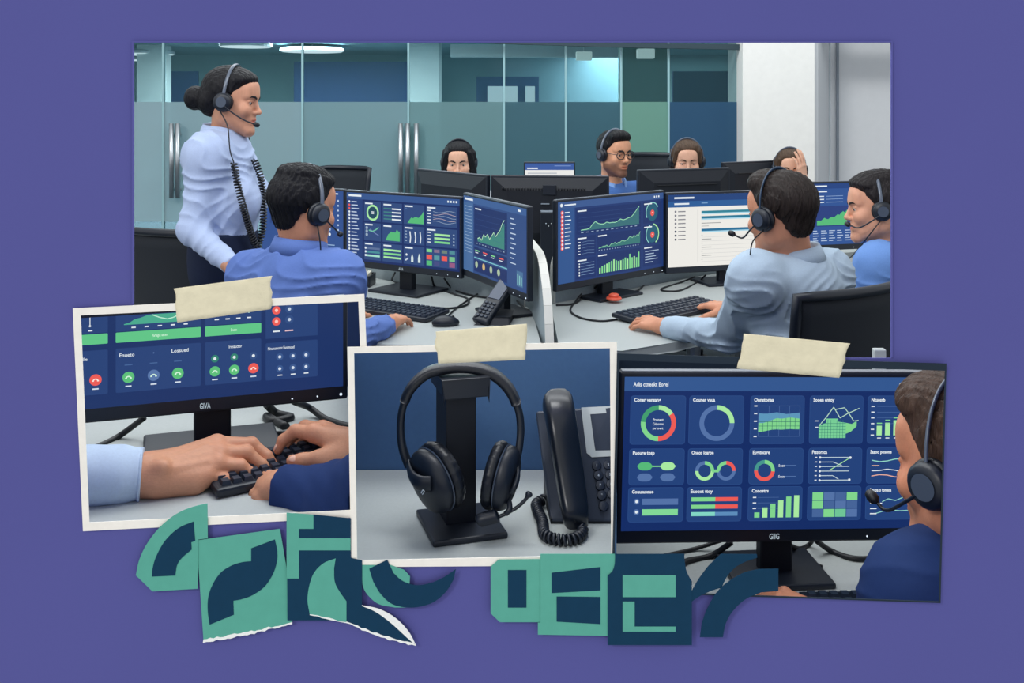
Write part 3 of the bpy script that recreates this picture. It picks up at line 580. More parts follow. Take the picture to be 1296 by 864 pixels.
    for i, c in enumerate((WHT, (240, 190, 160), WHT, (240, 180, 160))): s.line([(x + 2.6 * k, 27.4 + 1.75 * i + .5 * math.sin(1.3 * k + i) * (k > 0)) for k in range(7)] if i != 1 else [(x, 29.2), (x + 2.6, 29.2)], .28, c if i else (150, 220, 200))
    # row three
    u = X[0] + 2.6
    for i, c in enumerate((SLT, (130, 216, 150))): s.disc(u, 40.4 + 3.4 * i, .9, SLT, 3); s.disc(u, 40.4 + 3.4 * i, .45, WHT, 4); s.rect(u + 1.8, 39.5 + 3.4 * i, 11.6, 2.0, c, 3)
    u = X[1] + 1.3
    for i in range(3): s.rect(u, 39.2 + 2.4 * i, 7.8, 1.3, GRN if i < 2 else (130, 214, 196), 3); s.rect(u + 7.8, 39.2 + 2.4 * i, 7.4, 1.3, RED if i < 2 else (92, 140, 186), 3)
    u = X[2] + 2.0
    for i, h in enumerate((1.7, 3.3, 4.5, 5.6, 6.8, 7.2)): s.rect(u + 2.6 * i, 46 - h, 1.7, h, GRN3 if i % 2 else GRN, 3)
    for i in range(3): s.dash(u - .6, 39.2 + 1.8 * i, 1.1, .35); s.line([(u + 1, 39.4 + 1.8 * i), (u + 8, 39.4 + 1.8 * i)], .1, SLT)
    u = X[3] + 1.5; on = {(0, 0), (3, 0), (0, 1), (1, 2), (2, 2)}
    for b in range(3):
        for a in range(4): s.rect(u + 3.8 * a, 37.9 + 2.75 * b, 3.6, 2.6, (GRN if (a, b) != (2, 2) else (110, 196, 150)) if (a, b) in on else SLT if (a + b) % 2 else (70, 100, 152), 3)
    u = X[4] + 1.4
    for i in range(4): s.dash(u, 39.8 + 1.7 * i, 2.2 if i != 1 else 4.0, .35)
    s.line([(u + 4, 41.2), (u + 6, 40.2), (u + 8.5, 40.8), (u + 11, 39.8), (u + 14, 40.4)], .25, (150, 216, 200)); s.line([(u + 2, 45), (u + 6, 43.8), (u + 10, 44.2), (u + 15, 44)], .25, (150, 216, 200))

ZD = 0.74
def mon_px(pl, YL, pr, YR, tl, bl, tr, br, draw, label, zd=ZD, **k):
    zt = (P(0, tl, YL).z + P(0, tr, YR).z) / 2; zb = (P(0, bl, YL).z + P(0, br, YR).z) / 2
    a, b = P(pl, 0, YL), P(pr, 0, YR); return monitor(a, b, zt, zb, zd, draw, label, **k)
GM = 'monitors on the office desks'
mon_px(330, 5.0, 436.5, 4.75, 236, 326, 238, 328, ui_L0, 'blue lit monitor partly hidden behind the head of the man in the royal blue shirt', group=GM)
mon_px(437, 4.55, 584, 4.2, 240, 336, 250, 353, ui_A, 'monitor with a twelve tile dashboard facing the man in royal blue', group=GM, brand=('AVA', 4), base=(0.27, 0.22))
mon_px(586, 4.22, 668, 3.65, 246, 350, 259, 380, ui_B, 'steeply angled monitor with a rising green chart beside the grey divider', group=GM, base=(0.2, 0.17))
mon_px(704, 4.05, 841, 4.52, 252, 368, 242, 346, ui_C, 'monitor with line charts and green bars just right of the grey divider', group=GM, base=(0.27, 0.2))
mon_px(843, 4.5, 1000, 4.68, 243, 344, 241, 341, ui_D, 'monitor showing a white page, facing the man in the pale shirt', group=GM, base=(0.25, 0.19))
mon_px(975, 4.95, 1106, 5.1, 231, 320, 229, 314, ui_E, 'blue monitor with a green area chart in front of the man at the right edge', group=GM)
mon_px(532, 5.4, 621, 4.9, 213, 300, 222, 315, None, 'back of a slim monitor hiding the mouth of the dark haired woman', group=GM, back=True)
mon_px(622, 4.9, 771, 4.85, 221, 310, 223, 312, None, 'big monitor seen from behind in the centre, with a cable clip', group=GM, back=True)
mon_px(805, 5.35, 921, 5.55, 215, 296, 212, 290, None, 'back of the monitor below the brown haired woman', group=GM, back=True)
mon_px(912, 6.05, 986, 6.3, 206, 276, 202, 270, None, 'dark monitor back in front of the white column', group=GM, back=True)
mon_px(663, 6.9, 728, 6.9, 205, 262, 205, 262, ui_far, 'small far monitor with a white and blue page by the glass wall', group=GM, base=(0.2, 0.15))
# details on the rear faces
def rear_detail(px, py, Y, w, h, name, label, n=0, m=M_black):
    c = P(px, py, Y); b = MB()
    if n:
        for k in range(n): b.box(c + Vector((w * ((k + .5) / n - .5), 0, 0)), (w / n * .55, 0.004, h))
    else: b.box(c, (w, 0.012, h))
    return b, c
mons = [o for o in COL.objects if o.name.startswith('computer_monitor')]
for idx, parts in ((7, (('vent_slots', 0.03, 0.13, 0.4, 0.008, 30), ('cable_clip', 0, 0.125, 0.062, 0.046, 0), ('badge', 0.02, 0.045, 0.04, 0.006, 0))), (8, (('vent_slots', 0, 0.105, 0.36, 0.004, 1), ('badge', 0, 0.01, 0.1, 0.008, 0))), (6, (('badge', 0.06, 0.05, 0.05, 0.005, 0), ('swivel_hinge', -0.03, 0.0, 0.11, 0.06, 0))), (9, (('vent_slots', 0, 0.12, 0.3, 0.004, 1), ('badge', -0.05, 0.06, 0.04, 0.005, 0)))):
    t = mons[idx]; hz = [c for c in t.children if c.name.startswith('rear_shell')][0]; zc = sum(v.co.z for v in hz.data.vertices) / 8; yb = max(v.co.y for v in hz.data.vertices)
    for nm, x, dz, w, h, n in parts:
        b = MB(); m = mat('grey_badge', (120, 130, 142), 0.4) if nm == 'badge' else (M_rubber if nm == 'vent_slots' else M_black)
        if n > 1:
            for k in range(n): b.box((x + w * ((k + .5) / n - .5), yb - 0.006, zc + dz * .82), (w / n * .6, 0.02, h))
        else: b.box((x, yb - 0.004, zc + dz * .82), (w, 0.022, h))
        b.build(nm, m, t, bevel=0.001)
mon_px(62, 1.835, 440, 2.01, 396, 541, 377.5, 504, ui_P1, 'close-up monitor with green and red call buttons above the typing hands', zd=Z1, uh=32, brand=('GIVA', 3.6), neck=0.068, chin=0.026, base=(0.25, 0.17), basex=0.015)
a, b = P(782, 0, 1.93), P(1177, 0, 1.985)
monitor(a, b, 1.0365, 0.7125, Z3, ui_P3, 'big frontal monitor with fifteen chart tiles and ring charts', uh=50, roll=0.026, brand=('GIIG', 3.2), neck=0.064, base=(0.19, 0.16), chin=0.025, basex=0.012)
# ------------------------------------------------------------------ office furniture
def top(name, poly, label):
    o = thing(name, (sum(p[0] for p in poly) / len(poly), sum(p[1] for p in poly) / len(poly), 0), label, 'desk')
    MB().prism([(x, y, ZD) for x, y in poly], (0, 0, -0.028)).build('desk_top', M_desk, o, world=True, bevel=0.004)
    c = o.location
    for x, y in poly[:6]:
        q = Vector((x, y, 0)).lerp(Vector((c.x, c.y, 0)), 0.16)
        MB().tube([(q.x, q.y, 0), (q.x, q.y, ZD - 0.028)], 0.025, 10).build('leg', M_metal, o, world=True)
    return o
top('desk', [(-1.75, 3.95), (-1.5, 3.55), (-0.5, 3.45), (0.10, 3.40), (0.075, 4.06), (-0.75, 4.86), (-0.95, 5.3), (-1.75, 5.3)], 'pale grey desk at the left, with keyboard, mouse and cordless phone')
top('desk', [(0.155, 3.36), (0.36, 3.36), (0.55, 3.46), (0.80, 3.68), (1.05, 3.95), (1.9, 4.2), (2.3, 4.5), (2.3, 5.35), (1.35, 5.22), (0.685, 4.62), (0.155, 4.12)], 'pale grey desk at the right, with a keyboard and two screens')
top('desk', [(-0.72, 5.0), (-0.45, 4.78), (0.08, 4.42), (0.13, 4.42), (0.62, 4.76), (1.3, 5.36), (1.95, 5.6), (1.95, 6.5), (-0.72, 6.3)], 'desk of the far row behind the monitor backs')
tag(MB().box((rx(695, 6.95), 6.95, 0.37), (0.7, 0.45, 0.74)).build('side_cabinet', M_deskedge, bevel=0.01), 'dark low cabinet under the small far monitor', 'cabinet')
def screen_panel(a, b, z0, z1, r0, r1, th, label, m=M_grey):
    """upright panel from a to b in plan, near and far upper corners rounded"""
    a = Vector((a[0], a[1], 0)); b = Vector((b[0], b[1], 0)); L = (b - a).length; d = (b - a) / L; nn = Vector((-d.y, d.x, 0)); pr = [(0, z0)]
    if r0: pr += [(r0 - r0 * math.cos(t * math.pi / 16), z1 - r0 + r0 * math.sin(t * math.pi / 16)) for t in range(9)]
    else: pr.append((0, z1))
    if r1: pr += [(L - r1 + r1 * math.sin(t * math.pi / 16), z1 - r1 + r1 * math.cos(t * math.pi / 16)) for t in range(9)]
    else: pr.append((L, z1))
    pr.append((L, z0)); o = thing('desk_divider', (a.x, a.y, 0), label, 'divider')
    w = [a + d * u + Vector((0, 0, z)) - nn * th / 2 for u, z in pr]
    MB().prism(w, nn * th).build('panel', m, o, world=True)
    e = MB(); pth = [a + d * u + Vector((0, 0, z)) for u, z in pr[:-1]]
    for p, q in zip(pth, pth[1:]):
        t = (q - p); 
        if t.length < 1e-6: continue
        k = t.normalized().cross(nn) * 0.004
        e.add([p - nn * th * .56 - k, q - nn * th * .56 - k, q + nn * th * .56 - k, p + nn * th * .56 - k, p - nn * th * .56 + k, q - nn * th * .56 + k, q + nn * th * .56 + k, p + nn * th * .56 + k], [(0, 1, 2, 3), (7, 6, 5, 4), (0, 4, 5, 1), (1, 5, 6, 2), (2, 6, 7, 3), (3, 7, 4, 0)])
    e.build('edge_band', M_edge, o, world=True)
    for u in (0.12, L - 0.12): MB().box(a + d * u + Vector((0, 0, z0 / 2)), (0.04, 0.04, z0)).build('foot_post', M_metal, o, world=True)
    return o
screen_panel((0.128, 3.47), (0.045, 4.40), 0.60, 1.0, 0.33, 0, 0.026, 'grey upright divider between the left and the right desk, with a pale rounded edge')
screen_panel((0.06, 4.16), (-0.78, 4.93), 0.60, 0.93, 0, 0, 0.022, 'low grey panel along the back of the left desk')
screen_panel((0.165, 4.16), (1.32, 5.27), 0.60, 0.985, 0.12, 0, 0.022, 'low grey panel along the back of the right desk')

def chair(c, ang, label, w=0.48, zt=1.05, zb=0.56, hollow=0.03, zs=0.47, arms=True, group=None):
    """swivel chair; c = middle of the back's foot point on the floor, faces local +Y"""
    t = thing('office_chair', (c[0], c[1], 0), label, 'chair', (0, 0, ang), group); h = w / 2; n = 10
    cv = lambda u: 0.05 * (1 - (2 * u - 1) ** 2) * -1      # the back bows away from the sitter
    vs, fs = [], []
    for j in range(9):
        v = j / 8
        for i in range(n + 1):
            u = i / n; ww = h * (0.86 + 0.14 * v); vs.append(((2 * u - 1) * ww, cv(u) - 0.07 * v, zb + (zt - zb) * v))
    for j in range(8):
        for i in range(n): k = j * (n + 1) + i; fs.append((k, k + 1, k + n + 2, k + n + 1))
    link_mesh('mesh_back', vs, fs, M_mesh, t, solid=0.008, smooth=True)
    rim = [vs[i] for i in range(n + 1)] + [vs[j * (n + 1) + n] for j in range(1, 9)] + [vs[8 * (n + 1) + i] for i in range(n - 1, -1, -1)] + [vs[j * (n + 1)] for j in range(7, -1, -1)]
    MB().tube(rim, 0.016, 8).build('back_frame', M_black, t, smooth=True)
    MB().box((0, 0.27, zs - 0.03), (0.47, 0.46, 0.07)).build('seat', M_mesh, t, bevel=0.03, seg=3)
    MB().tube([(0, -0.085, zb + 0.2), (0, -0.1, zs), (0, 0.1, zs - 0.09), (0, 0.26, zs - 0.09)], 0.022, 8).build('back_support', M_black, t, smooth=True)
    MB().tube([(0, 0.26, 0.1), (0, 0.26, zs - 0.06)], 0.028, 12).build('gas_column', M_black, t)
    for k in range(5):
        a = k * 2 * math.pi / 5 + 0.3; e = Vector((math.cos(a) * 0.3, 0.26 + math.sin(a) * 0.3, 0.07))
        l = MB().tube([(0, 0.26, 0.12), e], [0.026, 0.016], 8).build('base_leg', M_black, t)
        MB().lathe([(0.028, -0.02), (0.03, 0), (0.028, 0.02)], (e.x, e.y, 0.03), (-math.sin(a), math.cos(a), 0), 14).build('castor', M_black2, l)
    if arms:
        for s in (-1, 1):
            x = s * (0.27)
            MB().tube([(s * 0.22, 0.25, zs - 0.06), (x, 0.25, zs - 0.03), (x, 0.23, zs + 0.2)], 0.014, 8).build('arm_post', M_black, t, smooth=True)
            MB().box((x, 0.24, zs + 0.215), (0.06, 0.26, 0.03)).build('arm_pad', M_black2, t, bevel=0.012)
    return t
chair((rx(212, 3.92), 3.93), math.radians(-28), 'black mesh chair at the left, behind the standing woman', w=0.50, zt=1.07, zb=0.58)
a = P(985, 0, 2.96); b = P(1124, 0, 3.24); dd = b - a
chair(((a.x + b.x) / 2, (a.y + b.y) / 2), math.atan2(dd.y, dd.x), 'black mesh chair of the man in the pale shirt', w=dd.length, zt=1.0, zb=0.52)
chair((rx(430, 6.7), 6.7), math.radians(160), 'empty black chair by the glass wall behind the royal blue shirt', w=0.36, zt=1.12)
chair((rx(822, 6.35), 6.45), math.radians(180), 'black chair back between the man with glasses and the brown haired woman', w=0.34, zt=1.22, zb=0.6)
# ---- desk things
def keyboard(c, ang, label, L=0.44, Wd=0.14, z=ZD, rows=5, cols=17):
    t = thing('keyboard', (c[0], c[1], z), label, 'keyboard', (0, 0, ang))
    R = Matrix.Rotation(math.radians(4), 4, 'X')
    MB().box((0, 0, 0.014), (L, Wd, 0.016)).move(R).build('key_tray', M_black, t, bevel=0.005)
    k = MB(); pw, pd = (L - 0.02) / cols, (Wd - 0.016) / rows
    for i in range(cols):
        for j in range(rows):
            x, y = -L / 2 + 0.01 + pw * (i + .5), -Wd / 2 + 0.008 + pd * (j + .5); a, b = pw * .42, pd * .40
            k.add([(x - a, y - b, .021), (x + a, y - b, .021), (x + a, y + b, .021), (x - a, y + b, .021), (x - a * .75, y - b * .7, .029), (x + a * .75, y - b * .7, .029), (x + a * .75, y + b * .75, .029), (x - a * .75, y + b * .75, .029)],
                  [(4, 5, 6, 7), (0, 1, 5, 4), (1, 2, 6, 5), (2, 3, 7, 6), (3, 0, 4, 7)])
    k.move(R).build('key_rows', mat('keycap_plastic', (30, 40, 56), 0.45), t)
    return t
def mouse(c, ang, label, z=ZD, s=1.0):
    t = thing('computer_mouse', (c[0], c[1], z), label, 'mouse', (0, 0, ang))
    b = MB().ball((0, 0, 0.012), (0.031, 0.054, 0.026), 20, 14)
    for v in b.v:
        if v.z < 0.002: v.z = 0.002
        v.z *= 1.05 - 2.2 * max(v.y, 0)
    for v in b.v: v *= s
    b.build('body', M_black, t, smooth=True)
    MB().lathe([(0.006 * s, -0.003), (0.007 * s, 0), (0.006 * s, 0.003)], (0, 0.028 * s, 0.031 * s), (1, 0, 0), 14).build('scroll_wheel', M_rubber, t)
    return t
a, b = PZ(448, 384, .755), PZ(552, 399, .755); keyboard(((a.x + b.x) / 2, (a.y + b.y) / 2), math.atan2(b.y - a.y, b.x - a.x), 'black keyboard under the hand of the man in royal blue', L=0.43, Wd=0.15)
a, b = PZ(789, 405, .755), PZ(903, 381, .755); keyboard(((a.x + b.x) / 2, (a.y + b.y) / 2), math.atan2(b.y - a.y, b.x - a.x), 'black keyboard under the hands of the man in the pale shirt', L=0.50, Wd=0.16)
a = PZ(564, 412, ZD); mouse((a.x, a.y), math.radians(-75), 'black mouse on the left desk', s=0.95)
def cable(pts, r, label, m=M_rubber, nm='cable', cat='cable'):
    o = MB().tube(spline(pts, 8), r, 8).build(nm, m, smooth=True); return tag(o, label, cat)
def dk(px, py, z=ZD + 0.004): return PZ(px, py, z)
cable([P(500, 345, 4.4), dk(496, 354), dk(503, 358), dk(512, 357)], 0.004, 'short black cable loop beside the twelve tile monitor stand')
cable([P(546, 350, 4.42), dk(552, 364), dk(575, 372), dk(592, 378), dk(590, 386), dk(570, 390), dk(548, 389)], 0.0045, 'long black cable curving from behind the twelve tile monitor to the keyboard')
cable([P(562, 352, 4.42), dk(574, 366), dk(600, 374), dk(620, 377)], 0.004, 'black cable running right towards the cordless phone')
cable([dk(565, 402), dk(575, 392), dk(587, 383), dk(604, 372), dk(616, 366)], 0.0035, 'thin black mouse cable on the left desk')
cable([dk(652, 378), dk(664, 390), dk(676, 394), dk(686, 402)], 0.004, 'black cable by the foot of the grey divider')
cable([P(758, 360, 4.3), dk(742, 372), dk(727, 384), dk(704, 386)], 0.0045, 'black cable from the chart monitor to the grey divider')
cable([P(736, 372, 4.2), dk(728, 382), dk(722, 393), dk(735, 402), dk(760, 406), dk(781, 404)], 0.004, 'black cable looping in front of the chart monitor to the keyboard')
cable([P(778, 368, 4.4), dk(790, 371), dk(806, 368), P(817, 360, 4.6)], 0.0045, 'black cable right of the stand with the red knob')
cable([P(880, 350, 4.6), dk(862, 357), dk(838, 365), dk(842, 368), dk(862, 367), dk(884, 356), P(893, 348, 4.6)], 0.004, 'black cable loop left of the white page monitor stand')
cable([P(922, 346, 4.7), dk(928, 352), dk(936, 355), dk(944, 350)], 0.004, 'black cable right of the white page monitor stand')
# cordless phone in its cradle
A_, B_ = P(607, 404, 3.74), P(643, 352, 3.86); ax = (B_ - A_).normalized(); L_ = (B_ - A_).length
t = thing('cordless_phone', (A_.x, A_.y, ZD), 'black cordless phone leaning in its cradle on the left desk', 'phone')
nz = Vector((-0.55, -0.78, 0.32)); nz = (nz - ax * nz.dot(ax)).normalized(); sx = ax.cross(nz).normalized()
Mp = Matrix((( sx.x, ax.x, nz.x, A_.x), (sx.y, ax.y, nz.y, A_.y), (sx.z, ax.z, nz.z, A_.z), (0, 0, 0, 1)))
MB().box((0, L_ / 2, -0.011), (0.07, L_ * 1.06, 0.024)).move(Mp).build('handset_body', M_black, t, world=True, bevel=0.007, seg=3)
MB().box((0, L_ * .70, 0.002), (0.052, L_ * .42, 0.003)).move(Mp).build('display', mat('dim_display', (40, 56, 84), 0.25), t, world=True)
for r in range(5):
    for c in range(3): MB().box(((c - 1) * 0.018, L_ * (.08 + .075 * r), 0.003), (0.012, 0.009, 0.005)).move(Mp).build('key', mat('phone_key', (44, 54, 70), 0.4), t, world=True, bevel=0.001)
q = PZ(628, 409, ZD)
MB().prism([(q.x - .075, q.y - .03, ZD), (q.x + .05, q.y - .045, ZD), (q.x + .06, q.y + .08, ZD), (q.x - .05, q.y + .08, ZD)], (0.0, 0.015, 0.03)).build('cradle', M_black2, t, world=True, bevel=0.006)
q = PZ(455, 361, ZD); t = thing('stationery_tray', q, 'small black tray filled with pale notes beside the twelve tile monitor', 'tray', (0, 0, -0.1))
b = MB(); b.box((0, 0, 0.004), (0.12, 0.11, 0.006))
for x, y, sx_, sy_ in ((0, -.053, .12, .006), (0, .053, .12, .006), (-.058, 0, .006, .11), (.058, 0, .006, .11)): b.box((x, y, 0.026), (sx_, sy_, 0.05))
b.build('tray', M_black, t, bevel=0.002)
for i in range(5):
    o = MB().box((-.036 + .018 * i, 0.0, 0.045 + .003 * (i % 2)), (.015, .092, .02), Euler((0.1, 0.35 * (i % 3 - 1), 0)).to_matrix()).build('note_stack', mat('cream_notes', (224, 220, 204), 0.8), t)
q = PZ(777, 379, ZD + 0.012); t = thing('knob_button', q, 'small round orange red knob on the stand of the chart monitor', 'knob')
MB().lathe([(0.03, 0), (0.032, 0.006), (0.028, 0.011)], (0, 0, 0), (0, 0, 1)).build('base', mat('orange_red_plastic', (226, 92, 66), 0.45), t, smooth=False)
MB().lathe([(0.02, 0.011), (0.021, 0.02), (0.014, 0.025)], (0, 0, 0), (0, 0, 1)).build('cap', mat('orange_red_plastic', (226, 92, 66), 0.45), t)
q = P(694, 285, 4.72); t = thing('docking_box', (q.x, q.y, ZD), 'small dark box with a pale top edge left of the chart monitor', 'box')
MB().box((0, 0, 0.155), (0.075, 0.08, 0.31)).build('case', M_black, t, bevel=0.004); MB().box((0, -0.01, 0.312), (0.07, 0.06, 0.004)).build('top_edge', mat('grey_badge', (120, 130, 142), 0.4), t)
for k in range(3): MB().ball((-.012 + .012 * k, -.041, 0.26 - .012 * (k % 2)), 0.003, 8, 6).build('port', M_metal, t)

# ------------------------------------------------------------------ headphones on their stand
def cupset(c, outw, longa, rl, rs, parent, depth=0.036, side='left', logo=False, world=True):
    """ear cup: shell outside, cushion inside"""
    o = Vector(outw).normalized(); l = Vector(longa); l = (l - o * l.dot(o)).normalized(); s = o.cross(l); c = Vector(c)
    M = Matrix(((s.x * rs, l.x * rl, o.x, c.x), (s.y * rs, l.y * rl, o.y, c.y), (s.z * rs, l.z * rl, o.z, c.z), (0, 0, 0, 1))); d = depth
    MB().lathe([(.94, 0), (1.0, d * .12), (1.0, d * .3), (.9, d * .52), (.62, d * .66), (.3, d * .7)], (0, 0, 0), (0, 0, 1), 32).move(M).build('ear_shell', M_black, parent, world=world, smooth=True)
    b = MB(); 
    prof = [(.90, 0), (1.04, -d * .1), (1.06, -d * .3), (.98, -d * .5), (.8, -d * .56), (.62, -d * .5), (.56, -d * .3)]
    b.lathe(prof, (0, 0, 0), (0, 0, 1), 72)
    for i, v in enumerate(b.v):
        if i // 72 in (1, 2, 3): 
            k = 1.012 if (i % 72) % 3 else 0.985; v.x *= k; v.y *= k
    b.move(M).build('ear_cushion', M_gloss, parent, world=world, smooth=True)
    MB().lathe([(1.005, d * .02), (1.03, d * .05), (1.005, d * .08)], (0, 0, 0), (0, 0, 1), 40).move(M).build('seam_ring', mat('satin_grey_ring', (70, 80, 96), 0.3), parent, world=world)
    return M
Lc, Fc, Rc = PZ(522, 652, Z2), PZ(553, 693, Z2), PZ(648, 681, Z2)
cen = (Lc + Rc) / 2; ang = math.atan2(Rc.y - Fc.y, Rc.x - Fc.x)
t = thing('headphone_stand', (cen.x, cen.y, Z2), 'black headphone stand with a square foot on the pale desk', 'headphone stand', (0, 0, ang))
MB().box((0, 0, 0.005), ((Rc - Fc).length, (Lc - Fc).length, 0.01)).build('foot_plate', M_black, t, bevel=0.003)
MB().box((-0.002, 0.027, 0.118), (0.05, 0.076, 0.218)).build('post', M_black2, t, bevel=0.0015)
MB().prism([(-0.036, -0.022, 0.225), (-0.036, 0.06, 0.225), (-0.036, 0.06, 0.244), (-0.036, -0.03, 0.248), (-0.036, -0.03, 0.215)], (0.075, 0, 0)).build('hook_plate', M_black, t, bevel=0.003)
Hc = P(582, 540, 1.668)
t = thing('headphones', (Hc.x, Hc.y, Z2 + 0.1), 'black over-ear headphones with a boom mic hanging on the stand', 'headphones')
band = [(517, 588, 1.645), (509.5, 566, 1.648), (507, 540, 1.655), (510, 515, 1.66), (520, 491, 1.665), (540, 472.5, 1.67), (562, 466, 1.67), (583, 464, 1.67), (604, 466, 1.67), (626, 474.5, 1.67), (645, 493, 1.665), (656, 518, 1.66), (659, 542, 1.655), (657, 566, 1.648), (651.5, 590, 1.645)]
pp = spline([P(*b) for b in band], 6); n = len(pp)
def bandmesh(i0, i1, th, dep, nm, m):
    vs, fs = [], []; q = pp[i0:i1]; k = len(q)
    for i, p in enumerate(q):
        tg = (q[min(i + 1, k - 1)] - q[max(i - 1, 0)]).normalized(); nr = Vector((0, 1, 0)).cross(tg).normalized()
        for a in range(12):
            an = a * math.pi / 6; ca, sa = math.cos(an), math.sin(an); ca = math.copysign(abs(ca) ** .6, ca); sa = math.copysign(abs(sa) ** .6, sa)
            vs.append(p + nr * ca * th + Vector((0, 1, 0)) * sa * dep)
    for i in range(k - 1):
        for a in range(12): fs.append((i * 12 + a, i * 12 + (a + 1) % 12, (i + 1) * 12 + (a + 1) % 12, (i + 1) * 12 + a))
    fs += [tuple(range(12)), tuple((k - 1) * 12 + a for a in reversed(range(12)))]
    b = MB(); b.add(vs, fs); return b.build(nm, m, t, world=True, smooth=True)
bandmesh(0, 24, 0.0062, 0.012, 'slider_arm', M_black); bandmesh(n - 24, n, 0.0062, 0.011, 'slider_arm', M_black)
bandmesh(20, n - 20, 0.0082, 0.018, 'headband', M_gloss)
ML = cupset(P(552, 605, 1.625), (-0.74, -0.62, -0.26), (-0.34, 0.05, 0.95), 0.052, 0.047, t, depth=.042)
MR = cupset(P(634, 603, 1.632), (0.88, -0.30, -0.16), (0.32, 0.05, 0.95), 0.051, 0.040, t)
# yokes from the arms to the shells
MB().tube(spline([P(516, 584, 1.640), P(521, 601, 1.606), P(531, 611, 1.588), P(546, 612, 1.586)], 6), [0.006 + 0.0075 * min(1, i / 11) for i in range(19)], 12, flat=0.55).build('yoke', M_black, t, world=True, smooth=True)
MB().tube(spline([P(652, 584, 1.640), P(655, 600, 1.62), P(652, 614, 1.608), P(647, 622, 1.61)], 6), 0.0075, 10, flat=0.6).build('yoke', M_black, t, world=True, smooth=True)
e = MB().tube(spline([P(533, 624, 1.577), P(535, 620, 1.575), P(537, 622, 1.575), P(534.5, 625.5, 1.577)], 4), 0.0007, 6); e.build('ear_logo', mat('silver_mark', (206, 214, 222), 0.4), t, world=True)
MB().tube(spline([P(640, 628, 1.62), P(644, 634, 1.61), P(645, 644, 1.60), P(640, 650, 1.60)], 6), 0.0045, 10).build('mic_pivot', M_black, t, world=True, smooth=True)
MB().tube(spline([P(625, 656, 1.60), P(640, 650, 1.60), P(654, 642, 1.60), P(664, 633, 1.60), P(669, 626, 1.60), P(671, 623, 1.60)], 6), [0.0028] * 22 + [0.004, 0.005, 0.0055, 0.0055, 0.0055, 0.0055, 0.0055, 0.005, 0.004], 10).build('microphone_boom', M_black, t, world=True, smooth=True)
MB().tube(spline([P(607, 659, 1.602), P(611, 657, 1.6), P(626, 653, 1.6), P(631, 651, 1.6)], 5), [0.006, 0.0095] + [0.0105] * 11 + [0.0095, 0.007, 0.005], 12).build('microphone_foam', M_black, t, world=True, smooth=True)
# ------------------------------------------------------------------ desk telephone
BL, BR_, TLp, TRp = P(697, 660, 1.68), P(776.5, 660, 1.68), P(678.5, 520, 1.765), P(776.5, 513, 1.765)
pn = (BR_ - BL).cross(TLp - BL).normalized(); pn = -pn if pn.y > 0 else pn
def onp(px, py, lift=0.0):
    r = P(px, py, 1.0) - Vector((0, 0, EYE)); o = Vector((0, 0, EYE)); k = (BL + pn * lift - o).dot(pn) / r.dot(pn); return o + r * k
t = thing('desk_telephone', (BL.x + .05, BL.y + .04, Z2), 'black desk telephone with a pale framed display beside the headphones', 'telephone')
bk = -pn * 0.028
b = MB().add([BL, BR_, TRp, TLp, BL + bk, BR_ + bk, TRp + bk, TLp + bk], [(0, 1, 2, 3), (7, 6, 5, 4), (0, 4, 5, 1), (1, 5, 6, 2), (2, 6, 7, 3), (3, 7, 4, 0)]); b.build('body', mat('charcoal_plastic', (46, 56, 74), 0.5), t, world=True, bevel=0.004)
f0 = Vector((BL.x, BL.y + .005, Z2 + .001)); 
MB().prism([(BL.x, BL.y + .002, Z2), (BL.x, BL.y + .002, BL.z + .004), (BL.x - .008, TLp.y + .02, TLp.z - .05), (BL.x - .008, TLp.y + .03, Z2)], (BR_.x - BL.x + .006, 0, 0)).build('wedge_base', M_black2, t, world=True, bevel=0.003)
fr = MB(); out = [(735.5, 515.5), (776, 513.5), (776, 577), (749, 578.5), (742.5, 573)]; inn = [(747, 524), (776, 522), (776, 569.5), (753.5, 570), (753, 568)]
fo = [onp(x, y, .004) for x, y in out]; fi = [onp(x, y, .004) for x, y in inn]
fr.add(fo + fi + [onp(x, y, -.002) for x, y in out], [(k, (k + 1) % 5, 5 + (k + 1) % 5, 5 + k) for k in range(5)] + [(k, 10 + k, 10 + (k + 1) % 5, (k + 1) % 5) for k in range(5)]); fr.build('display_frame', mat('pale_grey_plastic', (200, 206, 204), 0.5), t, world=True)
sc = [onp(x, y, .0012) for x, y in ((747, 524), (776, 522), (776, 569.5), (753.5, 570))]
d_ = MB().add(sc, [(0, 1, 2, 3)]).build('display', glow('phone_display', (72, 88, 122), 0.8), t, world=True)
for x, y, w, h, c in ((751, 529, 6, 3.5, (216, 200, 206)), (766, 529, 1.2, 3.5, (180, 190, 206)), (752, 541, 5, 2.6, (226, 140, 136)), (755.5, 558, 8, 1.4, (196, 206, 216)), (756.5, 564, 7, 1.4, (196, 206, 216)), (766, 541, 6, 2, (120, 136, 166))):
    MB().add([onp(x, y, .0018), onp(x + w, y - .2, .0018), onp(x + w + .3, y + h, .0018), onp(x + .3, y + h, .0018)], [(0, 1, 2, 3)]).build('display_mark', glow('mark_%d_%d' % (x, y), c, 0.8), d_, world=False).matrix_parent_inverse = t.matrix_basis.inverted()
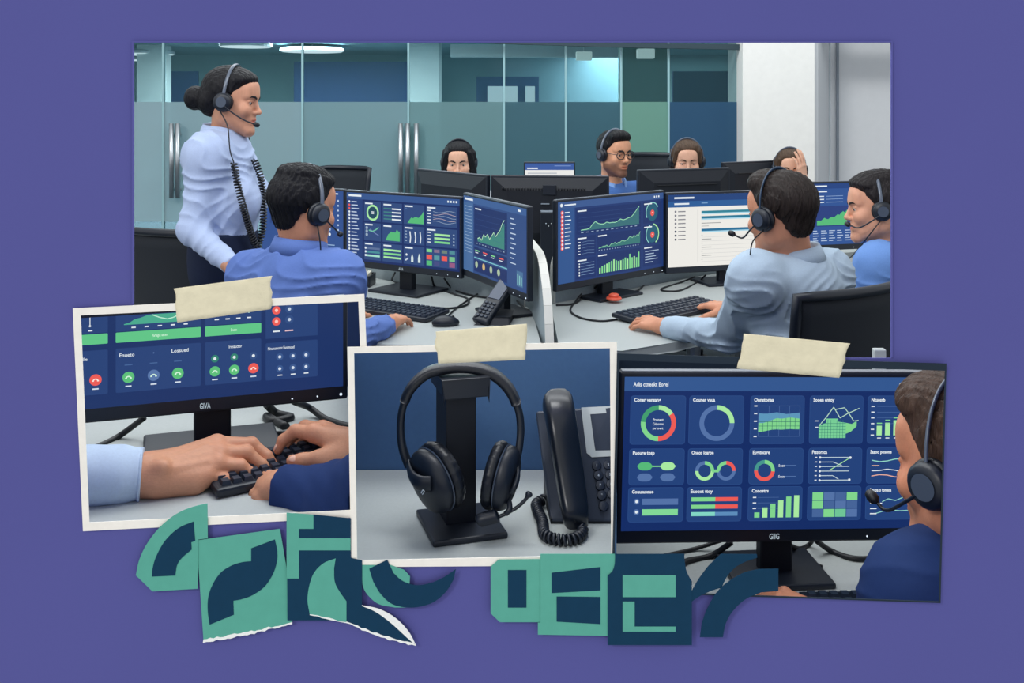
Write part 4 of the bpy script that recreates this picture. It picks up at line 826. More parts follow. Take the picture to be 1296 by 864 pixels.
for x, y, ch in ((754.8, 589.5, '1'), (757, 602, '4'), (759.3, 614.5, '7'), (761.2, 627, '*'), (763.5, 640.5, ''), (769.5, 588.5, '2'), (771.5, 601, '5'), (773, 613, '8'), (774.2, 625.5, '0')):
    c = onp(x, y, 0); k = MB().lathe([(.0082, 0), (.0082, .004), (.0072, .0065), (.003, .0072)], c, pn, 20).build('key', mat('phone_button', (34, 42, 58), 0.35), t, world=True, smooth=False)
    if ch:
        vs, fs, tw, ty, y0 = text_mesh(ch, 0.02); u = (BR_ - BL).normalized(); w_ = pn.cross(u)
        if w_.z < 0: w_ = -w_
        q = MB().add([c + pn * .0078 + u * (a - tw / 2) * .006 + w_ * (b_ - .35) * .006 for a, b_ in vs], fs).build('digit', mat('key_print', (190, 200, 212), 0.5), k); q.matrix_parent_inverse = t.matrix_basis.inverted()
# handset: a curved grip lofted along its length
hs = thing('telephone_handset', P(716, 600, 1.65), 'glossy black telephone handset with coiled cord resting on the phone', 'handset')
hp = spline([(P(705, 507, 1.745)), P(708, 520, 1.715), P(713, 550, 1.69), P(720, 595, 1.672), P(725, 630, 1.655), P(727, 646, 1.648), P(727.5, 655, 1.655)], 6); k = len(hp); vs, fs = [], []
for i, p in enumerate(hp):
    f = i / (k - 1); hw = (20.5 - 4.8 * f) * 1.69 / F * (1 - 0.25 * max(0, (0.04 - f) / .04)); dep = 0.016 + 0.007 * (abs(f - .5) * 2) ** 2
    tg = (hp[min(i + 1, k - 1)] - hp[max(i - 1, 0)]).normalized(); X = Vector((1, 0.18, 0)).normalized(); N = tg.cross(X).normalized(); N = -N if N.y > 0 else N
    for a in range(20):
        an = a * math.pi / 10; ca, sa = math.cos(an), math.sin(an); ca = math.copysign(abs(ca) ** .45, ca); sa = math.copysign(abs(sa) ** .7, sa); vs.append(p + X * hw * ca + N * dep * sa)
for i in range(k - 1):
    for a in range(20): fs.append((i * 20 + a, i * 20 + (a + 1) % 20, (i + 1) * 20 + (a + 1) % 20, (i + 1) * 20 + a))
fs += [tuple(reversed(range(20))), tuple((k - 1) * 20 + a for a in range(20))]
MB().add(vs, fs).build('grip', mat('gloss_black_handset', (17, 23, 34), 0.3), hs, world=True, smooth=True, bevel=0.003)
cp = [P(723, 648, 1.64), P(727, 658, 1.63), PZ(734, 664, Z2 + .016), PZ(737.5, 673, Z2 + .009), PZ(728, 681.5, Z2 + .009), PZ(708, 683, Z2 + .009), PZ(690, 677, Z2 + .009), PZ(686.5, 660, Z2 + .009), PZ(680, 645, Z2 + .009), PZ(679.5, 637, Z2 + .009), PZ(690, 631, Z2 + .012)]
MB().tube(spline(cp[:3], 5), 0.0018, 8).build('cord_lead', M_rubber, hs, world=True, smooth=True)
coil(spline(cp[2:], 10), 0.0072, 34, 0.0028, 7, 10).build('coiled_cord', M_black, hs, world=True, smooth=True)
# ------------------------------------------------------------------ things in the typing and the dashboard picture
def d1(px, py, h=.005): return PZ(px, py, Z1 + h)
cable([d1(96, 571, .02), d1(120, 566), d1(150, 552), P(183, 528, 2.02)], 0.006, 'thick black cable left of the close-up monitor stand')
cable([P(259, 528, 2.03), d1(272, 543), d1(300, 548), d1(345, 548), d1(400, 546)], 0.0045, 'thin black cable right of the close-up monitor stand')
cable([P(338, 512, 2.15), d1(350, 523), d1(368, 528), d1(345, 533), d1(338, 527), d1(362, 540)], 0.009, 'bunched black cable behind the right hand')
cable([d1(372, 508, .05), d1(392, 516, .02), d1(412, 530), d1(436, 538), d1(446, 540)], 0.007, 'black cable curving to the right border behind the right hand')
a = d1(322, 602, 0); keyboard((a.x + 0.035, a.y + 0.01), math.radians(33), 'black keyboard under the typing hands', L=0.25, Wd=0.13, z=Z1, rows=5, cols=12)
a = PZ(383, 577, Z1); mouse((a.x + .035, a.y + .022), math.radians(70), 'black mouse under the right hand', z=Z1, s=1.2)
def d3(px, py, h=.005): return PZ(px, py, Z3 + h)
cable([d3(858, 717), d3(872, 709), d3(900, 703), P(926, 686, 2.06)], 0.0058, 'thick black cable curving under the dashboard screen, left of its stand')
cable([d3(840, 703), d3(880, 694), P(915, 683, 2.1)], 0.004, 'thin dark cable under the left end of the dashboard screen')
cable([P(1000, 690, 2.07), d3(1012, 694), d3(1024, 689), P(1030, 680, 2.1)], 0.0045, 'short black cable right of the dashboard screen stand')
cable([d3(996, 703), d3(1018, 708), d3(1040, 717)], 0.004, 'thin black cable across the foot of the dashboard screen')
cable([P(1033, 684, 2.08), d3(1052, 697), d3(1078, 706), d3(1104, 706), d3(1130, 697), P(1148, 683, 2.08)], 0.0055, 'black cable hanging in a wide bow right of the dashboard screen stand')
t = thing('corded_receiver', d3(1158, 722), 'dark receiver with a coiled cord on the desk beside the man in navy', 'receiver')
MB().tube(spline([d3(1150, 704, .03), d3(1157, 712, .025), d3(1167, 722, .025), d3(1176, 730, .02)], 5), [.012, .016, .018, .017, .016] + [.015] * 7 + [.018, .016, .014, .012], 12).build('receiver_body', M_black, t, world=True, smooth=True)
coil(spline([P(1158, 685, 2.0), P(1150, 700, 1.98), P(1143, 715, 1.96), P(1140, 730, 1.95)], 8), 0.0085, 12, 0.0036, 7, 10).build('coiled_cord', M_black, t, world=True, smooth=True)
a = PZ(1052, 760, Z3); keyboard((a.x + .075, 1.818), 0.02, 'black keyboard at the lower edge of the dashboard picture', L=0.28, Wd=0.13, z=Z3, rows=5, cols=13)
# ------------------------------------------------------------------ smooth bodies from blended solids
def nets(f, xs, ys_, zs):
    s = f < 0; nx, ny, nz = f.shape
    c = np.zeros((nx - 1, ny - 1, nz - 1), np.int8)
    co = [(a, b, d) for a in (0, 1) for b in (0, 1) for d in (0, 1)]
    for a, b, d in co: c += s[a:nx - 1 + a, b:ny - 1 + b, d:nz - 1 + d]
    act = (c > 0) & (c < 8); I, J, K = np.nonzero(act); n = len(I); acc = np.zeros((n, 3)); cnt = np.zeros(n)
    for p in co:
        for ax in range(3):
            if p[ax]: continue
            q = list(p); q[ax] = 1
            fa = f[I + p[0], J + p[1], K + p[2]]; fb = f[I + q[0], J + q[1], K + q[2]]; m = (fa < 0) != (fb < 0)
            t = np.where(m, fa / np.where(m, fa - fb, 1), 0)
            pa = np.stack([xs[I + p[0]], ys_[J + p[1]], zs[K + p[2]]], 1); pb = np.stack([xs[I + q[0]], ys_[J + q[1]], zs[K + q[2]]], 1)
            acc += np.where(m[:, None], pa + (pb - pa) * t[:, None], 0); cnt += m
    v = acc / cnt[:, None]; idx = -np.ones(act.shape, np.int64); idx[I, J, K] = np.arange(n); faces = []
    for ax in range(3):
        sl0 = [slice(1, -1)] * 3; sl1 = [slice(1, -1)] * 3; sl0[ax] = slice(0, f.shape[ax] - 1); sl1[ax] = slice(1, f.shape[ax])
        a = s[tuple(sl0)]; b = s[tuple(sl1)]; e = np.nonzero(a != b)
        if not len(e[0]): continue
        o = [e[0] + (ax != 0), e[1] + (ax != 1), e[2] + (ax != 2)]; u, w = [(1, 2), (2, 0), (0, 1)][ax]
        def cell(du, dw): k = [x.copy() for x in o]; k[u] -= du; k[w] -= dw; return idx[k[0], k[1], k[2]]
        q = np.stack([cell(1, 1), cell(0, 1), cell(0, 0), cell(1, 0)], 1); flip = ~a[e]
        q[flip] = q[flip][:, ::-1]; faces.append(q)
    return v, np.concatenate(faces)
def axis(lo, hi, fine, h, H):
    """grid line positions: spacing h inside the fine intervals, H outside"""
    out = [lo]; x = lo
    while x < hi:
        st = h if any(a - H * 0.5 <= x <= b for a, b in fine) else H
        x += st; out.append(x)
    return np.array(out)
class Solid:
    def __init__(s): s.p = []
    def cap(s, a, b, r1, r2, k=0.02, flat=False, op='u', sq=None):
        s.p.append(('c', np.array(a, float), np.array(b, float), r1, r2, k, flat, op, sq)); return s
    def ell(s, c, r, k=0.02, M=None, op='u'):
        s.p.append(('e', np.array(c, float), np.array(r, float), None if M is None else np.array(M, float), k, op)); return s
    def cut(s, c, nrm, k=0.004, rad=None):   # remove the half space on the side of nrm (within rad of c)
        s.p.append(('h', np.array(c, float), np.array(nrm, float) / np.linalg.norm(nrm), k, rad)); return s
    def bounds(s):
        lo = np.full(3, 1e9); hi = -lo
        for p in s.p:
            if p[0] == 'c' and p[7] == 'u':
                for q, r in ((p[1], p[3]), (p[2], p[4])): lo = np.minimum(lo, q - r); hi = np.maximum(hi, q + r)
            if p[0] == 'e' and p[5] == 'u': r = max(p[2]); lo = np.minimum(lo, p[1] - r); hi = np.maximum(hi, p[1] + r)
        return lo, hi
    def field(s, xs, ys_, zs):
        f = np.full((len(xs), len(ys_), len(zs)), 0.5)
        ax = (xs, ys_, zs)
        for p in s.p:
            if p[0] == 'c': k = p[5]; m = max(p[3], p[4]) + 0.05 + k; lo = np.minimum(p[1], p[2]) - m; hi = np.maximum(p[1], p[2]) + m
            elif p[0] == 'e': k = p[4]; m = max(p[2]) + 0.05 + k; lo = p[1] - m; hi = p[1] + m
            else:
                k = p[3]; m = p[4] or 9; lo = p[1] - m; hi = p[1] + m
            sl = tuple(slice(int(np.searchsorted(a, lo[i])), int(np.searchsorted(a, hi[i]))) for i, a in enumerate(ax))
            X, Y, Z = np.meshgrid(*[a[q] for a, q in zip(ax, sl)], indexing='ij')
            if X.size == 0: continue
            if p[0] == 'c':
                a, b = p[1], p[2]; d = b - a; L2 = d @ d + 1e-12; x, y, z = X - a[0], Y - a[1], Z - a[2]; t = (x * d[0] + y * d[1] + z * d[2]) / L2; h = np.clip(t, 0, 1)
                g = np.sqrt((x - d[0] * h) ** 2 + (y - d[1] * h) ** 2 + (z - d[2] * h) ** 2) - (p[3] + (p[4] - p[3]) * h)
                if p[6]: g = np.maximum(g, (t - 1) * math.sqrt(L2))
                op = p[7]
            elif p[0] == 'e':
                x, y, z = X - p[1][0], Y - p[1][1], Z - p[1][2]
                if p[3] is not None: R = p[3]; x, y, z = [R[0, i] * x + R[1, i] * y + R[2, i] * z for i in range(3)]
                r = p[2]; k0 = np.sqrt((x / r[0]) ** 2 + (y / r[1]) ** 2 + (z / r[2]) ** 2); k1 = np.sqrt((x / r[0] ** 2) ** 2 + (y / r[1] ** 2) ** 2 + (z / r[2] ** 2) ** 2)
                g = k0 * (k0 - 1) / np.maximum(k1, 1e-6); op = p[5]
            else:
                g = (X - p[1][0]) * p[2][0] + (Y - p[1][1]) * p[2][1] + (Z - p[1][2]) * p[2][2]; F0 = f[sl]; f[sl] = np.maximum(F0, g); continue
            F0 = f[sl]
            if op == 'u': h = np.maximum(k - np.abs(F0 - g), 0) / k; f[sl] = np.minimum(F0, g) - h * h * k * .25
            else: g = -g; h = np.maximum(k - np.abs(F0 - g), 0) / k; f[sl] = np.maximum(F0, g) + h * h * k * .25
        return f
def mesh_solid(S, name, m, parent, h=0.004, H=None, fine=None, extra=None, tint=None, smooth_it=0):
    lo, hi = S.bounds(); H = H or h; pad = 3 * H
    fine = fine or [(lo, hi)]
    ax = [axis(lo[i] - pad, hi[i] + pad, [(a[i], b[i]) for a, b in fine], h, H) for i in range(3)]
    f = S.field(*ax)
    if extra is not None: f = extra(f, *ax)
    v, q = nets(f, *ax)
    me = bpy.data.meshes.new(name); mw = np.array(parent.matrix_basis.inverted()); w = v @ mw[:3, :3].T + mw[:3, 3]
    me.vertices.add(len(w)); me.vertices.foreach_set('co', w.astype(np.float32).ravel()); n = len(q)
    me.loops.add(n * 4); me.loops.foreach_set('vertex_index', q.astype(np.int32).ravel()); me.polygons.add(n); me.polygons.foreach_set('loop_start', np.arange(0, 4 * n, 4, dtype=np.int32)); me.polygons.foreach_set('loop_total', np.full(n, 4, np.int32))
    me.update(calc_edges=True); me.validate(); me.polygons.foreach_set('use_smooth', np.ones(len(me.polygons), bool)); me.materials.append(m)
    col = np.ones((len(me.vertices), 4), np.float32)
    if tint is not None: col[:, :3] = tint(v)
    at = me.attributes.new('tint', 'FLOAT_COLOR', 'POINT'); at.data.foreach_set('color', col.ravel())
    o = bpy.data.objects.new(name, me); COL.objects.link(o); o.parent = parent
    return o
def rotm(yaw, pitch=0, roll=0): return Matrix.Rotation(yaw, 3, 'Z') @ Matrix.Rotation(pitch, 3, 'X') @ Matrix.Rotation(roll, 3, 'Y')

class Head:
    """head frame: X to its right, Y the way the face looks, Z up; origin between the ears"""
    def __init__(s, c, yaw, pitch=0, roll=0, sc=1.0): s.c = Vector(c); s.R = rotm(math.radians(yaw), math.radians(pitch), math.radians(roll)); s.s = sc
    def w(s, x, y, z): return s.c + s.R @ (Vector((x, y, z)) * s.s)
    def M4(s): return Matrix.Translation(s.c) @ s.R.to_4x4() @ Matrix.Scale(s.s, 4)
    def local(s, v): R = np.array(s.R); return ((v - np.array(s.c)) @ R) / s.s
def add_head(S, hd, fem=False, ears=True):
    w, k, R = hd.w, hd.s, np.array(hd.R)
    E = lambda c, r, b=.015, op='u': S.ell(w(*c), np.array(r) * k, b * k, R, op)
    Cc = lambda a, b_, r1, r2, b=.012, op='u': S.cap(w(*a), w(*b_), r1 * k, r2 * k, b * k, op=op)
    E((0, -.014, .035), (.0745, .096, .084)); E((0, .024, -.028), (.060, .066, .082), .03)
    jw = .043 if fem else .049
    for s in (-1, 1):
        Cc((s * jw, .004, -.062), (s * .013, .074, -.101), .021, .016, .03)
        Cc((s * jw, .0, -.06), (s * .062, -.005, -.01), .02, .016, .03)
        E((s * .040, .066, -.028), (.024, .022, .022), .025)
        Cc((s * .010, .086, .023), (s * .043, .071, .022), .010, .009, .014)
    E((0, .080, -.106), (.020, .016, .015), .02)
    E((0, .072, .050), (.050, .022, .032), .03)
    # eye sockets, lids, nose, mouth
    for s in (-1, 1): E((s * .0315, .097, .002), (.016, .013, .0105), .012, 'd')
    for s in (-1, 1):
        E((s * .0315, .0735, .0005), (.0150, .0133, .0130), .005)
        Cc((s * .020, .0868, .0065), (s * .043, .0815, .0060), .0036, .0034, .004)
        Cc((s * .021, .0862, -.0075), (s * .042, .0810, -.0070), .0030, .0030, .004)
    Cc((0, .089, .010), (0, .107, -.029), .0070, .0088, .012); E((0, .108, -.0315), (.0095, .0105, .0085), .008)
    for s in (-1, 1): E((s * .0115, .0975, -.0345), (.0075, .0090, .0065), .007)
    E((0, .083, -.064), (.024, .014, .020), .02)
    Cc((-.016, .0895, -.0605), (.016, .0895, -.0605), .0055, .0055, .006); Cc((0, .0945, -.0600), (0, .0945, -.0601), .0055, .0055, .008)
    Cc((-.013, .0895, -.0715), (.013, .0895, -.0715), .0065, .0065, .006)
    Cc((-.022, .096, -.0662), (.022, .096, -.0662), .0022, .0022, .005, 'd')
    if ears:
        for s in (-1, 1): E((s * .077, -.008, -.004), (.008, .019, .031), .008); E((s * .083, -.004, .0), (.005, .010, .018), .006, 'd')
def face_tint(hd, lips=(1.0, .62, .62), beard=None, fem=False):
    def t(v):
        p = hd.local(v); c = np.ones((len(v), 3)); x, y, z = p.T; hdm = (np.abs(x) < .12) & (y > .0) & (np.abs(z) < .16)
        def mix(m, col): 
            m = (np.clip(m, 0, 1) * hdm)[:, None]; c[:] = c * (1 - m) + np.array(col) * m
        mix(np.exp(-((np.abs(x) - .042) / .02) ** 2 - ((z + .03) / .02) ** 2) * .35, (1.03, .9, .88))
        if beard is not None:
            m = 1 / (1 + np.exp(-((-.062 - z) + .35 * np.maximum(np.abs(x) - .03, 0)) / .004)); ring_ = np.exp(-((x / .026) ** 2 + ((z + .066) / .010) ** 2) ** 2)
            mix(m * (y > .005) * (1 - ring_) * .92 * (z > -.125), beard); mix(np.exp(-(x / .024) ** 4 - ((z + .049) / .006) ** 2) * .9 * (y > .08), beard)
        mix(np.exp(-((x / .024) ** 2 + ((z + .0655) / .0115) ** 2) ** 3) * (y > .078) * .9, lips)
        mix(np.exp(-((np.abs(x) - .0315) / .016) ** 4 - ((z - .001) / .008) ** 4) * (y > .07) * .45, (.62, .5, .48))
        return c
    return t
M_eye = mat('eye_white', (186, 178, 174), 0.25); M_iris = mat('dark_iris', (38, 26, 20), 0.2)
def face_parts(root, hd, hairm, brow=True):
    for s in (-1, 1):
        e = MB().ball(hd.w(s * .0315, .0742, .0000), .0142 * hd.s, 16, 12).build('eye', M_eye, root, world=True, smooth=True)
        MB().ball(hd.w(s * .0315, .0836, -.0008), .0064 * hd.s, 12, 8).build('iris', M_iris, e, smooth=True).matrix_parent_inverse = root.matrix_basis.inverted()
        if brow:
            MB().tube([hd.w(s * .012, .0985, .0175), hd.w(s * .024, .0965, .0235), hd.w(s * .037, .0890, .0245), hd.w(s * .049, .0785, .0185)], [.0036 * hd.s, .0042 * hd.s, .0038 * hd.s, .0018 * hd.s], 8, flat=.7).build('eyebrow', hairm, root, world=True, smooth=True)
def noise3(X, Y, Z, seed=0):
    r = np.random.RandomState(seed); o = 0
    for i in range(5): a = r.normal(size=3) * (1 + .5 * i); o = o + np.sin(X * a[0] + Y * a[1] + Z * a[2] + r.uniform(0, 6.3)) / (1 + .35 * i)
    return o / 2.4
def hair_solid(hd, style, seed=1, th=0.0):
    S = Solid(); w, k, R = hd.w, hd.s, np.array(hd.R)
    E = lambda c, r, b=.02: S.ell(w(*c), np.array(r) * k, b * k, R)
    Cc = lambda a, b_, r1, r2, b=.02: S.cap(w(*a), w(*b_), r1 * k, r2 * k, b * k)
    E((0, -.014, .038), (.081 + th, .103 + th, .090 + th))
    line = ([-.13, -.09, -.06, -.03, -.015, .012, .03, .055, .078, .1], [-.078, -.076, -.072, -.04, -.022, -.026, .028, .058, .072, .085])
    if style == 'short': E((0, .035, .088), (.066, .058, .034)); E((0, -.02, .11), (.06, .07, .025)); E((0, -.058, -.035), (.056, .032, .045), .03)
    if style == 'quiff': E((0, .045, .092), (.064, .05, .038)); E((.02, .06, .1), (.045, .03, .026)); E((0, -.060, -.035), (.058, .034, .045), .03)
    if style == 'bun':
        E((0, -.138, -.008), (.045, .040, .045), .012); E((0, -.07, -.01), (.07, .05, .06)); E((0, .03, .08), (.07, .06, .035))
        line = ([-.2, -.12, -.09, -.05, -.015, .012, .03, .055, .078, .1], [-.08, -.08, -.075, -.065, -.02, -.012, .036, .058, .069, .08])
    if style in ('long', 'tied'):
        E((0, .02, .085), (.07, .062, .035))
        if style == 'long':
            for s in (-1, 1): Cc((s * .07, .012, .05), (s * .083, .012, -.10), .030, .024); Cc((s * .060, .052, .055), (s * .075, .035, -.03), .019, .016)
            Cc((0, -.07, 0), (0, -.08, -.12), .07, .06)
        else:
            for s in (-1, 1): Cc((s * .07, -.01, .05), (s * .08, .0, -.075), .025, .02); Cc((s * .058, .05, .06), (s * .073, .032, .0), .016, .012)
            Cc((0, -.07, 0), (0, -.075, -.09), .065, .05)
        line = ([-.2, .02, .045, .06, .085, .1], [-.2, -.15, .0, .045, .068, .08])
    def extra(f, xs, ys_, zs):
        X, Y, Z = np.meshgrid(xs, ys_, zs, indexing='ij'); c = hd.c; Rm = np.array(hd.R); d = [X - c.x, Y - c.y, Z - c.z]
        lx, ly, lz = [(Rm[0, i] * d[0] + Rm[1, i] * d[1] + Rm[2, i] * d[2]) / k for i in range(3)]
        zz = np.interp(ly, line[0], line[1]); g = (zz - lz) * .6
        if style in ('long', 'tied'):
            arch = .078 - .80 * np.abs(lx - .006); g = np.where(ly > .02, np.minimum(g * 0 + (arch - lz) * .6, (np.maximum(.0, .064 - np.abs(lx)) * 1.0 + .0)), g)
            g = np.where(ly > .02, np.minimum((arch - lz) * .75, (.060 - np.abs(lx))), g)
        if style in ('short', 'quiff'): f = f + np.clip(.012 - lz, 0, .12) * .15 * k * (ly < .02)
        f = f + np.clip(.022 - (lz - zz), 0, .022) * .24 * k * (ly > .015)
        lock = noise3(lx * 260, ly * 90, lz * 60, seed) * (.0016 if style in ('bun', 'long', 'tied') else .0026) * k
        f = f + lock; return np.maximum(f, g * k)
    return S, extra
def hair(root, hd, style, m, h=0.003, seed=1, th=0.0):
    S, ex = hair_solid(hd, style, seed, th); return mesh_solid(S, 'hair', m, root, h, extra=ex)
def hair_mat(name, col, streak=.35):
    if name in MATS: return MATS[name]
    return mat(name, col, 0.46, spec=0.22, noise=streak, nscale=22, bump=0.8, bscale=40, stretch=(6, 6, 1.2))

def frame3(a, b): z = (Vector(b) - Vector(a)).normalized(); x = z.orthogonal().normalized(); return z, x
def hand_solid(S, W, f, n, thumb, sc=1.0, curl=(.30, .34, .36, .42), tcurl=.3, spread=.05, tspread=.75):
    """W wrist point, f towards the fingers, n out of the back of the hand, thumb = +1/-1 side along f x n"""
    W = Vector(W); f = Vector(f).normalized(); n = Vector(n); n = (n - f * n.dot(f)).normalized(); s = f.cross(n) * thumb; k = sc
    q = lambda a, b, c: W + (f * a + s * b + n * c) * k
    C = lambda a, b, r1, r2, bl=.008: S.cap(a, b, r1 * k, r2 * k, bl * k)
    kn = [(.088, .027, .004), (.091, .008, .006), (.087, -.011, .004), (.079, -.028, .0)]; tips = []
    for i, (a, b, c) in enumerate(kn): C(q(.004, b * .55, 0), q(a, b, c - .002), .0155, .0105, .014)
    C(q(.02, .02, -.004), q(.06, .022, -.004), .014, .012, .012); C(q(-.03, 0, 0), q(.01, 0, 0), .024, .022, .02)
    L = [(.043, .026, .019), (.047, .030, .020), (.043, .028, .020), (.034, .021, .018)]; R_ = [.0092, .0095, .0090, .0080]
    for i, (a, b, c) in enumerate(kn):
        p = q(a, b, c); an = curl[i] * .6; dr = (f + s * spread * (1.5 - i)).normalized(); r = R_[i]
        S.ell(p, [r * 1.12 * k] * 3, .006 * k)
        for j, l in enumerate(L[i]):
            d = dr * math.cos(an) - n * math.sin(an); e = p + d * l * k; C(p, e, r, r * .9, .004); p = e; r *= .9; an += curl[i] * (1.0 if j == 0 else .7)
        tips.append(p)
    b0 = q(.018, .026, -.006); d = (f * math.cos(tspread) + s * math.sin(tspread) - n * .25).normalized(); m1 = b0 + d * .040 * k
    d2 = (f * math.cos(tspread * (1 - tcurl)) + s * math.sin(tspread * (1 - tcurl)) - n * .3).normalized(); m2 = m1 + d2 * .030 * k; m3 = m2 + (d2 + f * .25 * tcurl - n * .1).normalized() * .024 * k
    C(b0, m1, .0155, .0115, .012); C(m1, m2, .0110, .0100, .004); C(m2, m3, .0100, .0082, .004)
    return tips

def collar(parent, C, up, fwd, rx_, ry_, m, hgt=.036, gap=24, spread=.02, fold=.03):
    C = Vector(C); up = Vector(up).normalized(); fwd = Vector(fwd); fwd = (fwd - up * fwd.dot(up)).normalized(); sd = fwd.cross(up); vs, fs = [], []; N = 40
    for i in range(N + 1):
        a = math.radians(gap + (360 - 2 * gap) * i / N); d = fwd * math.cos(a) + sd * math.sin(a); fr = max(0, math.cos(a)) ** 2
        e = lambda k: (fwd * math.cos(a) * (ry_ + k) + sd * math.sin(a) * (rx_ + k))
        rows = [(0.004, -.03 - .012 * fr), (.002, hgt * .4 - .02 * fr), (.003, hgt - .026 * fr), (.009, hgt + .003 - .026 * fr), (.016, hgt * .5 - .026 * fr), (.022 + .008 * fr, -fold * .25 - .03 * fr - spread * fr)]
        vs += [C + e(k) + up * z for k, z in rows]
    for i in range(N):
        for j in range(5): k = i * 6 + j; fs.append((k, k + 6, k + 7, k + 1))
    mw = parent.matrix_basis.inverted()
    return link_mesh('collar', [mw @ v for v in vs], fs, m, parent, solid=.003, smooth=True)

def headset(hd, label, side=-1, both=True, boom=True, bandc=None, cord=None, group='call headsets worn by the people', tilt=0.0, mic=(.055, .118, -.072)):
    t = thing('headset', hd.c, label, 'headset', group=group); M = Matrix.Translation(hd.c) @ (hd.R @ Matrix.Rotation(tilt, 3, 'X')).to_4x4() @ Matrix.Scale(hd.s, 4); lw = lambda x, y, z: M @ Vector((x, y, z))
    M_band = mat('grey_headband', (84, 94, 110), 0.28, spec=0.7) if bandc is None else bandc
    pts = [lw(.094 * math.cos(a), .004, .006 + .128 * math.sin(a)) for a in [math.radians(-2 + 184 * i / 24) for i in range(25)]]
    MB().tube(pts, .0062 * hd.s, 8, flat=.45).build('headband', M_band, t, world=True, smooth=True)
    for s in ((-1, 1) if both else (side,)):
        c = lw(s * .084, .002, -.006); o = (M.to_3x3() @ Vector((s, .05, 0))).normalized(); r = hd.s
        MB().lathe([(.030 * r, -.012 * r), (.036 * r, -.008 * r), (.036 * r, .002 * r), (.031 * r, .006 * r)], c, o, 24).build('ear_cushion', M_gloss, t, world=True, smooth=True)
        e = MB().lathe([(.032 * r, .004 * r), (.033 * r, .014 * r), (.027 * r, .021 * r), (.012 * r, .023 * r)], c, o, 24).build('ear_cup', M_black, t, world=True, smooth=True)
        MB().lathe([(.016 * r, .0215 * r), (.019 * r, .0245 * r), (.015 * r, .0245 * r)], c, o, 20).build('cup_ring', mat('satin_grey_ring', (70, 80, 96), 0.3), e).matrix_parent_inverse = t.matrix_basis.inverted()
    if boom:
        b = spline([lw(side * .104, .006, -.012), lw(side * .100, .040, -.035), lw(side * .082, .085, -.060), lw(side * mic[0], mic[1], mic[2])], 6)
        MB().tube(b, .0027 * hd.s, 8).build('microphone_boom', M_black, t, world=True, smooth=True)
        e = b[-1]; d = (b[-1] - b[-3]).normalized()
        MB().lathe([(.003, -.006), (.0085, 0), (.0095, .008), (.007, .016), (.002, .019)], e, d, 14).build('microphone', M_rubber, t, world=True, smooth=True)
    for c in (cord or []):
        MB().tube(spline(c, 8), .0022, 7).build('cord', M_rubber, t, world=True, smooth=True)
    return t

